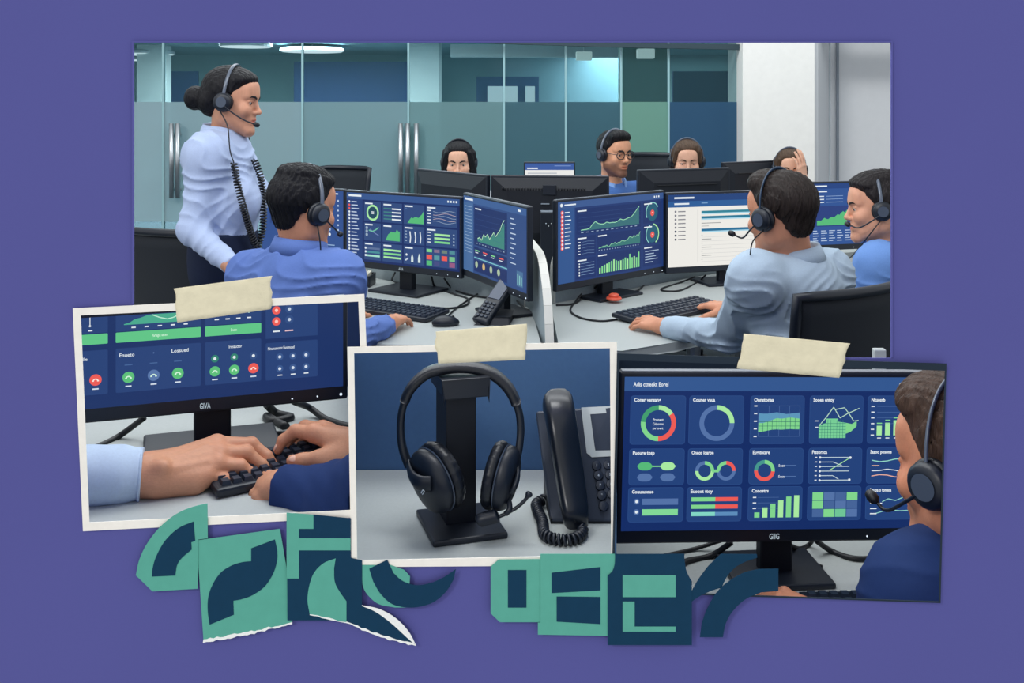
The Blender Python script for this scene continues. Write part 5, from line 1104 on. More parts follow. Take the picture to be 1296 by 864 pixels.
def person(label, hd, J, skin, hairst, hairm, shirt, trousers=None, fem=False, h=.0035, H=.007, beard=None, hands=(), legs=True, lips=(1., .62, .62), wrinkle=.004, bulk=1.0, collar_m=None, seed=3, face=True, th=0.0, neck=.050, coll=True, shirt_h=.005, fold=.03, name='person', sleeve_end=.06, waist=None, cradius=None):
    base = Vector((J['pel'][0], J['pel'][1], 0)); root = thing(name, base, label, 'person')
    nb, pel, sl, sr = [Vector(J[q]) for q in ('neck', 'pel', 'sl', 'sr')]
    up = (nb - pel).normalized(); X = (sr - sl); X = (X - up * X.dot(up)).normalized(); fw = up.cross(X).normalized(); sw = (sr - sl).length
    RM = np.array(Matrix((X, fw, up)).transposed()); T = (nb - pel).length
    def torso(S, g):
        b = bulk; c1 = nb - up * .19 + fw * .012; c2 = pel.lerp(nb, .45); 
        S.ell(c1, [(sw * .42) * b + g, .108 * b + g, .175 + g], .05, RM); S.ell(nb - up * .085 - fw * .01, [sw * .36 + g, .075 * b + g, .075 + g], .05, RM)
        if fem: 
            for s in (-1, 1): S.ell(c1 + X * s * .075 + fw * .065 - up * .02, [.072 + g, .068 + g, .072 + g], .05, RM)
        S.ell(c2, [(.125 if fem else .145) * b + g, .098 * b + g, .17 + g], .06, RM); S.ell(pel + up * .03, [(.165 if fem else .16) * b + g, .112 * b + g, .13 + g], .06, RM)
        S.cap(nb - up * .02, sl.lerp(nb, .18), .047 + g, .050 + g, .04); S.cap(nb - up * .02, sr.lerp(nb, .18), .047 + g, .050 + g, .04)
        for q in (sl, sr): S.cap(nb - up * .075 - fw * .005, q.lerp(nb, .10) - up * .03, .078 * b + g, .058 * b + g, .07)
    B = Solid(); add_head(B, hd, fem); 
    B.cap(hd.w(0, -.022, -.045), nb + up * .01, neck * hd.s, neck * 1.08, .03); B.cap(hd.w(0, .010, -.075), nb + fw * .02, neck * .62, neck * .8, .03); torso(B, -.006)
    for s, S_, E_, W_ in (('l', 'sl', 'el', 'wl'), ('r', 'sr', 'er', 'wr')):
        a, b, c = Vector(J[S_]), Vector(J[E_]), Vector(J[W_]); k = .88 if fem else 1.0
        B.ell(a, [.056 * k] * 3, .04); B.cap(a, b, .050 * k, .040 * k, .03); B.cap(b, c, .041 * k, .026 * k, .03)
    tips = {}
    for hnd in hands: tips[hnd['id']] = hand_solid(B, J['w' + hnd['id']], hnd['f'], hnd['n'], hnd['t'], hnd.get('sc', 1.0), hnd.get('curl', (.30, .34, .36, .42)), hnd.get('tc', .3), hnd.get('spread', .05), hnd.get('ts', .75))
    if legs:
        for q in ('l', 'r'):
            a, b, c = Vector(J['h' + q]), Vector(J['k' + q]), Vector(J['a' + q]); B.cap(a, b, .074, .05, .04); B.cap(b, c, .05, .033, .03); B.cap(c - Vector((0, 0, .03)), c + fw * .15 - Vector((0, 0, .045)), .034, .026, .02)
    hc = np.array(hd.c); fine = [(hc - .15 * hd.s, hc + .16 * hd.s)] + [(np.minimum(np.array(J['w' + q['id']]) - .03, np.array(J['w' + q['id']]) + np.array(Vector(q['f']).normalized()) * .21 - .05), np.maximum(np.array(J['w' + q['id']]) + .03, np.array(J['w' + q['id']]) + np.array(Vector(q['f']).normalized()) * .21 + .05)) for q in hands]
    mesh_solid(B, 'body', skin, root, h, H, fine, tint=face_tint(hd, lips, beard, fem))
    if face: face_parts(root, hd, hairm)
    if hairst: hair(root, hd, hairst, hairm, h * .9, seed, th)
    # shirt
    S = Solid(); torso(S, .010)
    wz = waist
    if wz is not None: S.cut((0, 0, wz), (0, 0, -1))
    for S_, E_, W_ in (('sl', 'el', 'wl'), ('sr', 'er', 'wr')):
        a, b, c = Vector(J[S_]), Vector(J[E_]), Vector(J[W_]); k = .92 if fem else 1.0; d = (c - b).normalized(); c2 = c - d * sleeve_end * .3
        S.ell(a, [.061 * k] * 3, .07); S.cap(a, b, .060 * k, .053 * k, .06); S.cap(b, c2 - d * .05, .054 * k, .043 * k, .025); S.cap(c2 - d * .062, c2, .0415 * k, .039 * k, .004, flat=True)
    cr = cradius or (.058 if fem else .066)
    S.cap(nb - up * .05, nb + up * .2, cr * .8, cr * .9, .01, op='d')
    def folds(f, xs, ys_, zs):
        Xg, Yg, Zg = np.meshgrid(xs, ys_, zs, indexing='ij'); 
        w1 = noise3(Xg * 8, Yg * 8, Zg * 10, seed + 7) * 2.6; ang = Xg * 30 + Yg * 24 + Zg * 44 + w1 * 2.4
        g = np.sin(ang); msk = np.clip(noise3(Xg * 6, Yg * 6, Zg * 6, seed + 2) * 1.3 + .55, 0, 1); a2 = Xg * 46 - Zg * 50 + w1 * 1.7; m2 = np.clip(noise3(Xg * 7, Yg * 7, Zg * 7, seed + 5) * 1.4 + .2, 0, 1)
        f = f + 1.7 * wrinkle * (np.sqrt(np.abs(g) + .02) - .6) * msk + 1.1 * wrinkle * (np.sqrt(np.abs(np.sin(a2)) + .02) - .6) * m2 + wrinkle * .5 * noise3(Xg * 20, Yg * 20, Zg * 20, seed)
        return f
    so = mesh_solid(S, 'shirt', shirt, root, shirt_h, extra=folds)
    if coll: 
        co_ = collar(root, nb + up * .012, (hd.w(0, 0, 0) - nb).normalized() * .5 + up, fw, cr * 1.06, cr * 1.12, collar_m or shirt, fold=fold); co_.parent = so; co_.matrix_parent_inverse = Matrix()
    if trousers:
        Tm = Solid(); Tm.ell(pel + up * .03, [.178, .125, .14], .05, RM)
        if wz is not None: Tm.ell(pel.lerp(nb, .3), [.142 if fem else .165, .113, .14], .06, RM)
        for q in ('l', 'r'):
            a, b, c = Vector(J['h' + q]), Vector(J['k' + q]), Vector(J['a' + q]); Tm.cap(a, b, .092, .066, .04); Tm.cap(b, c, .066, .055, .03, flat=True)
        tz = (wz + .012) if wz is not None else pel.z + .10
        mesh_solid(Tm, 'trousers', trousers, root, .008, extra=lambda f, xs, ys_, zs: np.maximum(f, (zs - tz)[None, None, :]))
        for q in ('l', 'r'):
            c = Vector(J['a' + q]); sh = Solid(); sh.cap(c - Vector((0, 0, .045)) - fw * .03, c - Vector((0, 0, .055)) + fw * .15, .04, .032, .02); z0 = c.z - .09
            mesh_solid(sh, 'shoe', M_black2, root, .008, extra=lambda f, xs, ys_, zs: np.maximum(f, (z0 - zs)[None, None, :]))
    return root, so, dict(nb=nb, up=up, X=X, fw=fw)
def sit(J, fw, dx=.10, seat=.50, fl=.09):
    """adds seated legs below a pelvis"""
    p = Vector(J['pel']); fw = Vector((fw[0], fw[1], 0)).normalized(); r = Vector((fw.y, -fw.x, 0)); p.z = max(p.z, seat + .08)
    for q, s in (('l', -1), ('r', 1)):
        a = p + r * s * .085 - Vector((0, 0, .02)); k = a + fw * .40 - Vector((0, 0, .02)); J['h' + q] = a; J['k' + q] = k; J['a' + q] = Vector((k.x, k.y, fl)) + fw * .02
    J['pel'] = p; return J
# ------------------------------------------------------------------ the people
SK = dict(w=skin_mat('skin_woman', (206, 150, 122)), lm=skin_mat('skin_left_man', (202, 142, 112)), r1=skin_mat('skin_right_man', (206, 144, 114)), r2=skin_mat('skin_edge_man', (214, 156, 128)), f=skin_mat('skin_far', (222, 172, 146)), g=skin_mat('skin_glasses', (214, 156, 124)), hand=skin_mat('skin_hands', (206, 148, 116)), pm=skin_mat('skin_navy_man', (206, 138, 106)))
H_blk = hair_mat('black_hair', (20, 20, 25)); H_brn = hair_mat('dark_brown_hair', (40, 32, 29)); H_lbr = hair_mat('brown_hair', (78, 60, 47)); H_tw = hair_mat('woven_black_hair', (34, 30, 32), .6)
def cloth(name, c, sheen=0.0): return mat(name, c, 0.8, spec=0.2, noise=0.04, nscale=240, bump=0.25, bscale=18)
# standing woman -----------------------------------------------------------------
hd = Head(P(293, 127, 3.70), -96, -7, 0, .98)
J = dict(neck=P(283, 176, 3.72), pel=P(284, 340, 3.74), sr=P(262, 196, 3.60), sl=P(288, 194, 3.90), er=P(243, 291, 3.56), wr=P(297, 340, 3.46), el=P(300, 290, 3.98), wl=P(330, 338, 3.90))
for q, px, Y in (('r', 278, 3.66), ('l', 292, 3.83)):
    J['h' + q] = P(px, 352, Y); a = J['h' + q]; J['k' + q] = Vector((a.x + .02, a.y, .52)); J['a' + q] = Vector((a.x, a.y, .095))
r, so, fr = person('standing woman with a dark bun in a pale blue shirt, arm reaching down', hd, J, SK['w'], 'bun', H_blk, cloth('pale_blue_shirt', (178, 194, 226)), cloth('dark_navy_trousers', (24, 34, 58)), fem=True, h=.0026, hands=(dict(id='r', f=(.75, -.1, -.5), n=(.1, -.6, .7), t=-1), dict(id='l', f=(.6, -.1, -.7), n=(.2, .7, .5), t=1)), lips=(.92, .5, .52), wrinkle=.0045, waist=P(0, 296, 3.72).z, fold=.04, neck=.043)
headset(hd, 'black headset with a boom mic worn by the standing woman', side=1, cord=[[hd.w(.095, 0, -.04), P(288, 160, 3.56), P(291, 190, 3.55), P(296, 206, 3.55)], [hd.w(-.08, .05, -.09), P(315, 170, 3.74), P(318, 195, 3.72), P(322, 202, 3.70)]])
M_coil = mat('black_coil_cord', (16, 19, 27), 0.4)
c1 = spline([P(296, 206, 3.55), P(301, 235, 3.545), P(308, 262, 3.56), P(316, 290, 3.60), P(323, 310, 3.63)], 8); c2 = spline([P(322, 202, 3.68), P(330, 225, 3.66), P(333, 255, 3.66), P(333, 285, 3.66), P(328, 308, 3.65), P(323, 314, 3.64)], 8)
t = thing('coiled_headset_cord', P(318, 206, 3.6), 'black coiled cord hanging in two strands down the front of the pale blue shirt', 'cord')
for c in (c1, c2): coil(c, .0105, 30, .0032, 6, 9).build('coiled_strand', M_coil, t, world=True, smooth=True)
# man in the royal blue shirt ------------------------------------------------------
hd = Head(P(382, 264, 3.20), -44, -6, 3, 1.04)
J = dict(neck=P(379, 322, 3.20), pel=P(352, 500, 3.16), sr=P(431, 353, 3.10), sl=P(318, 350, 3.32), er=P(441, 432, 3.33), wr=P(493, 409, 3.60), el=P(352, 425, 3.52), wl=P(434, 402, 3.78))
J = sit(J, (.45, .85)); kb = PZ(512, 396, .775)
r, so, fr = person('seated man in a royal blue shirt seen from behind, typing at the left desk', hd, J, SK['lm'], 'short', H_blk, cloth('royal_blue_shirt', (92, 118, 182)), cloth('dark_trousers', (26, 30, 42)), h=.0028, hands=(dict(id='r', f=kb - J['wr'] + Vector((.02, .04, .0)), n=(-.1, -.25, 1), t=-1, curl=(.42, .45, .45, .5), spread=.12), dict(id='l', f=(.35, .8, -.05), n=(0, -.2, 1), t=1)), beard=None, wrinkle=.005)
headset(hd, 'black headset with a silver band worn by the man in royal blue', side=1, mic=(.062, .105, -.066), cord=[[hd.w(.092, -.004, -.035), P(405, 305, 3.12), P(406, 322, 3.14), P(405, 335, 3.12)]])
# man in the pale shirt --------------------------------------------------------------
hd = Head(P(990, 271, 3.15), 38, -5, -2, 1.06)
J = dict(neck=P(1006, 333, 3.18), pel=P(1030, 520, 3.14), sl=P(954, 353, 3.07), sr=P(1048, 348, 3.30), el=P(921, 425, 3.33), wl=P(840, 413, 3.58), er=P(1010, 415, 3.62), wr=P(925, 389, 3.86))
J = sit(J, (-.55, .8)); kb = PZ(808, 398, .78)
r, so, fr = person('seated man in a pale grey blue shirt seen from behind, typing at the right desk', hd, J, SK['r1'], 'quiff', H_brn, cloth('pale_grey_blue_shirt', (176, 194, 212)), cloth('dark_trousers', (26, 30, 42)), h=.0028, hands=(dict(id='l', f=(-.62, .75, .02), n=(-.1, -.3, 1), t=1, curl=(.42, .45, .45, .5), spread=.12), dict(id='r', f=(-.6, .75, -.05), n=(0, -.2, 1), t=-1, curl=(.4, .4, .4, .4))), wrinkle=.006)
headset(hd, 'black headset worn by the man in the pale shirt, boom mic to the left', side=-1, bandc=mat('navy_headband', (44, 66, 92), 0.3), mic=(.088, .112, -.05), cord=[[hd.w(-.092, -.004, -.035), P(953, 305, 3.02), P(949, 325, 3.05), P(945, 345, 3.15)]])
# man at the right edge ----------------------------------------------------------------
hd = Head(P(1110, 262, 3.72), 83, -4, 0, 1.0)
J = dict(neck=P(1122, 314, 3.78), pel=P(1132, 500, 3.8), sl=P(1112, 336, 3.60), sr=P(1122, 330, 3.98), el=P(1096, 415, 3.56), wl=P(1030, 420, 3.7), er=P(1096, 410, 4.0), wr=P(1030, 400, 4.05))
J = sit(J, (-1, .1))
r, so, fr = person('man at the right edge in a blue shirt, face in profile to the left', hd, J, SK['r2'], 'short', H_tw, cloth('bright_blue_shirt', (108, 146, 208)), cloth('dark_trousers', (26, 30, 42)), h=.003, hands=(), wrinkle=.004, collar_m=cloth('light_blue_collar', (130, 166, 224)))
headset(hd, 'black headset worn by the man at the right edge', side=-1, mic=(.05, .112, -.052), cord=[[hd.w(-.092, .004, -.03), P(1098, 300, 3.64), P(1080, 322, 3.75), P(1064, 336, 4.1)]])
# the far row ------------------------------------------------------------------------------
def far(label, hdl, px, py, Y, yaw, pitch, style, hm, sm_, shirtn, shirtc, sc=1.0, fem=False, beard=None, hs=None, side=1, mic=True, hands=(), Jx=None, neckpx=None, collar_m=None, roll=0, th=0.0, bandc=None):
    hd = Head(P(px, py, Y), yaw, pitch, roll, sc); nbp = neckpx or (px, py + .185 * F / Y); nb = P(nbp[0], nbp[1], Y + .05); ya = math.radians(yaw); fw = Vector((-math.sin(ya), math.cos(ya), 0)); rt = Vector((fw.y, -fw.x, 0)); hw = .165 if fem else .19
    J = dict(neck=nb, pel=nb - Vector((0, 0, .50)) - fw * .02, sl=nb - rt * hw - Vector((0, 0, .065)), sr=nb + rt * hw - Vector((0, 0, .065)))
    for q, s in (('l', -1), ('r', 1)): J['e' + q] = nb + rt * s * (hw + .03) - Vector((0, 0, .31)) + fw * .06; J['w' + q] = nb + rt * s * .12 - Vector((0, 0, .36)) + fw * .26
    J.update(Jx or {})
    r, so, fr = person(label, hd, J, sm_, style, hm, cloth(shirtn, shirtc), None, fem=fem, h=.003, H=.009, beard=beard, hands=hands, legs=False, shirt_h=.008, wrinkle=.003, collar_m=collar_m, th=th, lips=(.86, .58, .56))
    if hs: headset(hd, hs, side=side, boom=mic, bandc=bandc)
    return hd, r, fr
far('woman with straight black hair behind the slim monitor back, looking down', None, 581, 204.5, 6.0, 178, -10, 'long', H_blk, SK['f'], 'white_blouse', (206, 212, 220), fem=True, hs='black headset worn by the woman with straight black hair', mic=False, side=1, bandc=M_black)
hd, r, fr = far('man with black hair, beard and glasses in a blue jacket', None, 777, 194, 5.6, 214, -4, 'quiff', H_blk, SK['g'], 'blue_jacket', (74, 112, 178), beard=(.24, .22, .24), hs='black headset worn by the man with glasses', side=1, mic=False, neckpx=(773, 236), collar_m=cloth('light_blue_collar', (130, 166, 224)))
fv = Solid(); nb = fr['nb']
MB().prism([nb + fr['fw'] * .128 - fr['up'] * .30 - fr['X'] * .03, nb + fr['fw'] * .128 - fr['up'] * .30 + fr['X'] * .03, nb + fr['fw'] * .09 - fr['up'] * .03 + fr['X'] * .05, nb + fr['fw'] * .09 - fr['up'] * .03 - fr['X'] * .05], fr['fw'] * .01).build('shirt_front', cloth('light_blue_front', (150, 182, 226)), r, world=True)
t = thing('eyeglasses', hd.w(0, .1, 0), 'black framed glasses on the bearded man', 'glasses'); mg = mat('black_frame', (18, 20, 26), 0.35)
for s in (-1, 1):
    MB().tube([hd.w(s * (.034 + .027 * math.cos(a)), .1035 - .006 * abs(math.cos(a)) , .0 + .021 * math.sin(a)) for a in [i * math.pi / 10 for i in range(21)]], .0026, 6).build('rim', mg, t, world=True, smooth=True)
    MB().tube([hd.w(s * .058, .098, .004), hd.w(s * .076, .06, .006), hd.w(s * .082, 0, .004)], .0020, 6).build('temple', mg, t, world=True)
MB().tube([hd.w(-.008, .104, .004), hd.w(0, .107, .007), hd.w(.008, .104, .004)], .0018, 6).build('bridge', mg, t, world=True)
far('woman with tied back brown hair looking down behind a monitor back', None, 869, 203, 6.0, 176, -10, 'tied', H_lbr, SK['f'], 'grey_blouse', (150, 160, 176), fem=True, hs='headset worn by the woman with tied back brown hair', mic=False, side=1)
hd, r, fr = far('person with brown hair by the white column, one hand raised to the head', None, 999, 214, 6.2, 172, -6, 'tied', H_lbr, SK['f'], 'beige_blouse', (186, 176, 168), fem=True, hs='black headset worn by the person by the white column', mic=False, side=1, Jx=dict(el=P(1028, 262, 6.12), wl=P(1016, 229, 6.05)), hands=(dict(id='l', f=(-.12, -.05, 1), n=(.6, -.75, .1), t=1, curl=(.2, .22, .25, .3)),))

# ------------------------------------------------------------------ typing hands
def chain(S, pts, rs, k=.004):
    for i in range(len(pts) - 1): S.cap(pts[i], pts[i + 1], rs[i], rs[i + 1], k)
def nail(parent, p, d, n, r):
    p, d, n = Vector(p), Vector(d).normalized(), Vector(n); n = (n - d * n.dot(d)).normalized(); s = d.cross(n); M = Matrix(((s.x, d.x, n.x, p.x), (s.y, d.y, n.y, p.y), (s.z, d.z, n.z, p.z), (0, 0, 0, 1)))
    b = MB().ball((0, 0, 0), (r * .72, r * .95, r * .28), 14, 8).move(M); return b.build('fingernail', mat('pale_nail', (226, 178, 156), 0.3), parent, world=True, smooth=True)
def hand_tint(pts):
    def t(v):
        c = np.ones((len(v), 3))
        for p, r, col in pts: m = np.exp(-(np.linalg.norm(v - np.array(p), axis=1) / r) ** 2)[:, None] * .6; c = c * (1 - m) + c * m * np.array(col)
        return c
    return t
def clip_r(f, xs, ys_, zs):          # the sleeves end at the side board between the two small scenes
    c = 444.0 - CX; k = math.hypot(F, c); return np.maximum(f, ((xs * F)[:, None, None] - (ys_ * c)[None, :, None]) / k)
# right hand of the person with the pale cuff
root = thing('person', PZ(150, 610, Z1), 'person with a pale blue cuff whose hand spreads over the keyboard from the left', 'person')
S = Solid(); zt = lambda px, py, Y: P(px, py, Y)
W0, W1 = zt(60, 603, 1.70), zt(183, 601, 1.735)
S.cap(W0, W1, .036, .031, .02); S.cap(W1, zt(214, 596, 1.755), .029, .030, .03)
fing = {'index': [(274, 562, 1.815), (318, 562, 1.838), (338, 577, 1.836), (348, 591, 1.832)], 'middle': [(277, 574, 1.792), (312, 573, 1.812), (331, 588, 1.814), (341, 599, 1.812)], 'ring': [(275, 588, 1.772), (304, 590, 1.785), (319, 600, 1.788), (329, 608, 1.787)], 'pinky': [(262, 602, 1.752), (284, 606, 1.760), (298, 612, 1.765), (308, 616, 1.768)]}
RR = {'index': (.0145, .0118, .0100, .0082), 'middle': (.0148, .0122, .0104, .0084), 'ring': (.0140, .0116, .0100, .0082), 'pinky': (.0125, .0098, .0086, .0072)}; hints = []
for i, (nm, q) in enumerate(fing.items()):
    pp_ = [P(*c) for c in q]; S.cap(P(196, 590 + 6 * i, 1.755 - .012 * i), pp_[0], .020, RR[nm][0] * 1.15, .016); S.ell(pp_[0] + Vector((0, 0, .001)), [RR[nm][0] * 1.08] * 3, .006); chain(S, pp_, RR[nm], .004); S.ell(pp_[1], [RR[nm][1] * 1.08] * 3, .004)
    hints += [(pp_[0], .016, (1.06, .86, .82)), (pp_[1], .011, (1.04, .82, .78)), (pp_[3], .012, (1.05, .84, .8))]
S.cap(P(205, 612, 1.735), P(246, 612, 1.742), .022, .018, .02)                        # heel of the hand
S.ell(P(205, 590, 1.715), (.012, .010, .010), .02)                                    # wrist bone
chain(S, [P(215, 585, 1.80), P(258, 580, 1.855), P(292, 590, 1.875), P(312, 598, 1.875)], (.020, .016, .0125, .0095), .01)   # thumb on the far side
for i in range(3): S.cap(P(222, 583 + 5 * i, 1.742 - .008 * i), P(262, 566 + 9 * i, 1.785 - .014 * i), .0035, .003, .010)     # tendons
body = mesh_solid(S, 'body', SK['hand'], root, .0022, tint=hand_tint(hints))
for nm in ('index', 'middle', 'ring'):
    a, b = P(*fing[nm][2]), P(*fing[nm][3]); nail(root, b + Vector((-.002, -.0035, .0068)), b - a, (-.1, -.45, 1), .0076)
M_cuff = cloth('pale_blue_cuff', (188, 206, 228))
S = Solid(); S.cap(P(40, 603, 1.69), P(150, 602, 1.722), .052, .049, .01); S.cap(P(118, 603, 1.71), P(178, 601, 1.732), .0455, .0435, .003, flat=True)
sl = mesh_solid(S, 'sleeve', M_cuff, root, .004, extra=lambda f, xs, ys_, zs: f + .0022 * noise3(*[g * 26 for g in np.meshgrid(xs, ys_, zs, indexing='ij')], 5))
ca, cb = P(178, 601, 1.732), P(150, 602, 1.722); MB().lathe([(.0438, -.003), (.0448, -.001), (.0448, .001), (.041, .002)], ca, ca - cb, 32).build('cuff_edge', M_cuff, sl).matrix_parent_inverse = root.matrix_basis.inverted()
# the person in the navy sleeve: right hand on the mouse, other hand under the fingertips
root = thing('person', PZ(430, 640, Z1), 'person in a navy sleeve with a hand on the mouse at the right border', 'person')
S = Solid(); R0 = P(470, 566, 1.80); hints = []
S.cap(P(520, 560, 1.76), R0, .036, .030, .02); S.cap(R0, P(432, 562, 1.822), .030, .028, .03)
f2 = {'index': [(398, 548, 1.835), (374, 545, 1.850), (358, 557, 1.850), (352, 569, 1.848)], 'middle': [(408, 544, 1.868), (386, 540, 1.895), (370, 552, 1.900), (362, 563, 1.895)], 'ring': [(416, 546, 1.892), (398, 544, 1.92), (382, 556, 1.925), (374, 566, 1.92)], 'pinky': [(424, 552, 1.910), (408, 551, 1.935), (394, 560, 1.94), (386, 567, 1.935)]}
for i, (nm, q) in enumerate(f2.items()):
    pp_ = [P(*c) for c in q]; S.cap(P(440, 562, 1.822 + .012 * i), pp_[0], .021, RR[nm][0] * 1.15, .016); S.ell(pp_[0], [RR[nm][0] * 1.08] * 3, .006); chain(S, pp_, RR[nm], .004); hints += [(pp_[0], .016, (1.06, .86, .82)), (pp_[1], .011, (1.04, .82, .78)), (pp_[3], .012, (1.05, .84, .8))]
th_ = [P(432, 575, 1.80), P(405, 581, 1.795), P(384, 583, 1.797), P(370, 583, 1.800)]; chain(S, th_, (.022, .0155, .0125, .0105), .008); S.cap(P(445, 580, 1.795), P(420, 586, 1.79), .022, .016, .02)
# the second hand, curled, lying under the fingertips
Lh = P(348, 618, 1.735); S2 = [P(372, 619, 1.72), P(345, 617, 1.737)]
S.cap(P(470, 632, 1.665), P(380, 622, 1.715), .034, .030, .02); S.cap(P(380, 622, 1.715), P(350, 617, 1.735), .029, .026, .02)
for i, q in enumerate(([(334, 611, 1.772), (323, 618, 1.775), (326, 627, 1.765), (334, 630, 1.755)], [(333, 614, 1.757), (321, 622, 1.757), (324, 630, 1.748), (332, 632, 1.742)], [(334, 618, 1.742), (323, 626, 1.740), (326, 633, 1.733), (334, 634, 1.73)], [(337, 622, 1.728), (327, 629, 1.725), (330, 635, 1.72), (336, 636, 1.718)])):
    pp_ = [P(*c) for c in q]; S.cap(P(352, 614 + 2 * i, 1.752 - .008 * i), pp_[0], .018, .0125, .014); chain(S, pp_, (.0125, .0108, .0095, .008), .004)
chain(S, [P(352, 608, 1.752), P(340, 606, 1.782), P(330, 610, 1.80), P(322, 615, 1.80)], (.018, .014, .0115, .0095), .008)
S.cap(P(470, 632, 1.665), P(560, 640, 1.60), .036, .05, .02); S.cap(P(520, 560, 1.76), P(560, 640, 1.60), .036, .05, .02)     # both arms meet beyond the border
mesh_solid(S, 'body', SK['hand'], root, .0022, H=.006, fine=[(np.array([-.46, 1.68, .86]), np.array([-.25, 1.97, 1.02]))], tint=hand_tint(hints), extra=clip_r)
nail(root, P(371, 580.5, 1.7915), P(370, 583, 1.8) - P(384, 583, 1.797), (0, -.7, .7), .0085)
a, b = P(*f2['index'][2]), P(*f2['index'][3]); nail(root, b + Vector((-.004, -.004, .006)), b - a, (-.7, -.3, .5), .0076)
S = Solid(); S.cap(P(560, 645, 1.60), P(420, 630, 1.69), .058, .047, .02); S.cap(P(420, 630, 1.69), P(357, 621, 1.728), .047, .040, .02, flat=True); S.cap(P(438, 622, 1.66), P(480, 596, 1.62), .036, .055, .05)
mesh_solid(S, 'sleeve', cloth('navy_sweater', (30, 52, 100)), root, .004, extra=lambda f, xs, ys_, zs: clip_r(f, xs, ys_, zs) + .003 * noise3(*[g * 30 for g in np.meshgrid(xs, ys_, zs, indexing='ij')], 9))
# man in navy in front of the dashboard ----------------------------------------------------
hd = Head(P(1225, 592, 1.60), 35, -6, 0, 1.07)
J = dict(neck=P(1236, 690, 1.60), pel=P(1280, 1000, 1.55), sl=P(1165, 748, 1.57), sr=P(1330, 720, 1.76), el=P(1082, 880, 1.66), wl=P(1040, 786, 1.80), er=P(1330, 900, 1.8), wr=P(1250, 860, 2.0))
r, so, fr = person('man in a navy sweater with a headset at the right edge of the dashboard picture', hd, J, SK['pm'], 'quiff', hair_mat('tousled_brown_hair', (70, 52, 42)), cloth('navy_sweater', (30, 52, 100)), None, h=.0026, H=.007, hands=(dict(id='l', f=(-.70, .55, .10), n=(.0, -.45, .9), t=1, curl=(.75, .8, .85, .9), tc=.9, ts=.35, sc=.9),), legs=False, coll=False, wrinkle=.003, cradius=.058)
headset(hd, 'black headset on the man in navy, mic boom crossing the dashboard screen', side=-1, mic=(.080, .105, -.050), group=None)
# ------------------------------------------------------------------ masking tape
def tape(poly, Y, label, seed):
    r = random.Random(seed); a, b, c, d = poly; n, k = 24, 6; vs, fs = [], []
    jl = [r.uniform(-1.6, 1.6) for _ in range(k + 1)]; jr = [r.uniform(-1.6, 1.6) for _ in range(k + 1)]
    for j in range(k + 1):
        v = j / k; l = (a[0] + (d[0] - a[0]) * v + jl[j], a[1] + (d[1] - a[1]) * v); q = (b[0] + (c[0] - b[0]) * v + jr[j], b[1] + (c[1] - b[1]) * v)
        for i in range(n + 1):
            u = i / n; z = .0006 * math.sin(9 * u + 3 * v + seed) + .0004 * math.sin(23 * u - 7 * v); vs.append(P(l[0] + (q[0] - l[0]) * u, l[1] + (q[1] - l[1]) * u, Y - .0006 - abs(z)))
    for j in range(k):
        for i in range(n): m = j * (n + 1) + i; fs.append((m, m + 1, m + n + 2, m + n + 1))
    o = link_mesh('masking_tape', vs, fs, M_tape, None, solid=.0005, smooth=True); tag(o, label, 'tape', 'masking tape strips'); return o
tape([(221, 365), (343.5, 349), (344, 391), (224, 408)], YB - .0052, 'strip of cream masking tape over the typing hands picture', 1)
tape([(550, 419.5), (667.5, 409.5), (665, 455), (554, 460)], YB - .0072, 'strip of cream masking tape over the headphones picture', 2)
tape([(942, 422), (1075, 434.5), (1062, 478), (934, 466)], YB - .0092, 'strip of cream masking tape over the dashboard picture', 3)
# ------------------------------------------------------------------ cut paper shapes along the bottom
def ca(pts): return [(160 + u / 2.945, 630 + v / 2.945) for u, v in pts]
def cb(pts): return [(590 + u / 3.161, 670 + v / 3.161) for u, v in pts]
def sheet(nm, pts, Y, m, parent=None, th=.0006):
    b = MB().prism([P(x, y, Y) for x, y in pts], (0, th, 0)); return b.build(nm, m, parent, world=parent is not None)
def smooth2(pts, n=6): return [(p.x, p.y) for p in spline([(x, y, 0) for x, y in pts], n)]
def cut(label, pts, Y, m, subs=(), torn=()):
    c = P(sum(p[0] for p in pts) / len(pts), sum(p[1] for p in pts) / len(pts), Y); t = thing('paper_cutout', c, label, 'paper shape', group='cut paper shapes along the bottom')
    sheet('backing', pts, Y, m, t)
    for nm, q, mm in subs: sheet(nm, q, Y - .0005, mm, t, .0005)
    for q in torn: sheet('torn_edge', q, Y - .0002, M_torn, t, .0007)
def jag(a, b, n, amp, seed, bow=0):
    r = random.Random(seed); out = []
    for i in range(n + 1):
        f = i / n; out.append((a[0] + (b[0] - a[0]) * f, a[1] + (b[1] - a[1]) * f + bow * math.sin(math.pi * f) + (r.uniform(-amp, amp) if 0 < i < n else 0)))
    return out
Y0 = YB - .0012
arc1 = smooth2([(302, 20), (250, 32), (190, 57), (128, 105), (78, 168), (48, 230), (35, 288)])
cut('teal quarter ring with a navy arc at the left end of the row', ca(arc1 + [(97, 348), (266, 338), (266, 155), (303, 150)]), YB - .0072, M_teal, [('navy_arc', ca(smooth2([(250, 88), (195, 112), (145, 158), (112, 215), (98, 260), (95, 293)]) + smooth2([(182, 289), (188, 252), (205, 225), (243, 192)]) + [(241, 165), (256, 160)]), M_navy)])
j1 = jag((618, 470), (285, 540), 26, 3.5, 3, 4); j0 = jag((618, 462), (287, 527), 26, 3.5, 5, 4)
S_ = smooth2([(465, 236), (430, 240), (390, 253), (350, 280), (320, 325), (305, 370), (303, 420), (310, 472)]) + [(400, 435)] + smooth2([(398, 383), (430, 377), (470, 362), (515, 330), (545, 285), (560, 240), (562, 200), (553, 155)]) + [(465, 188)]
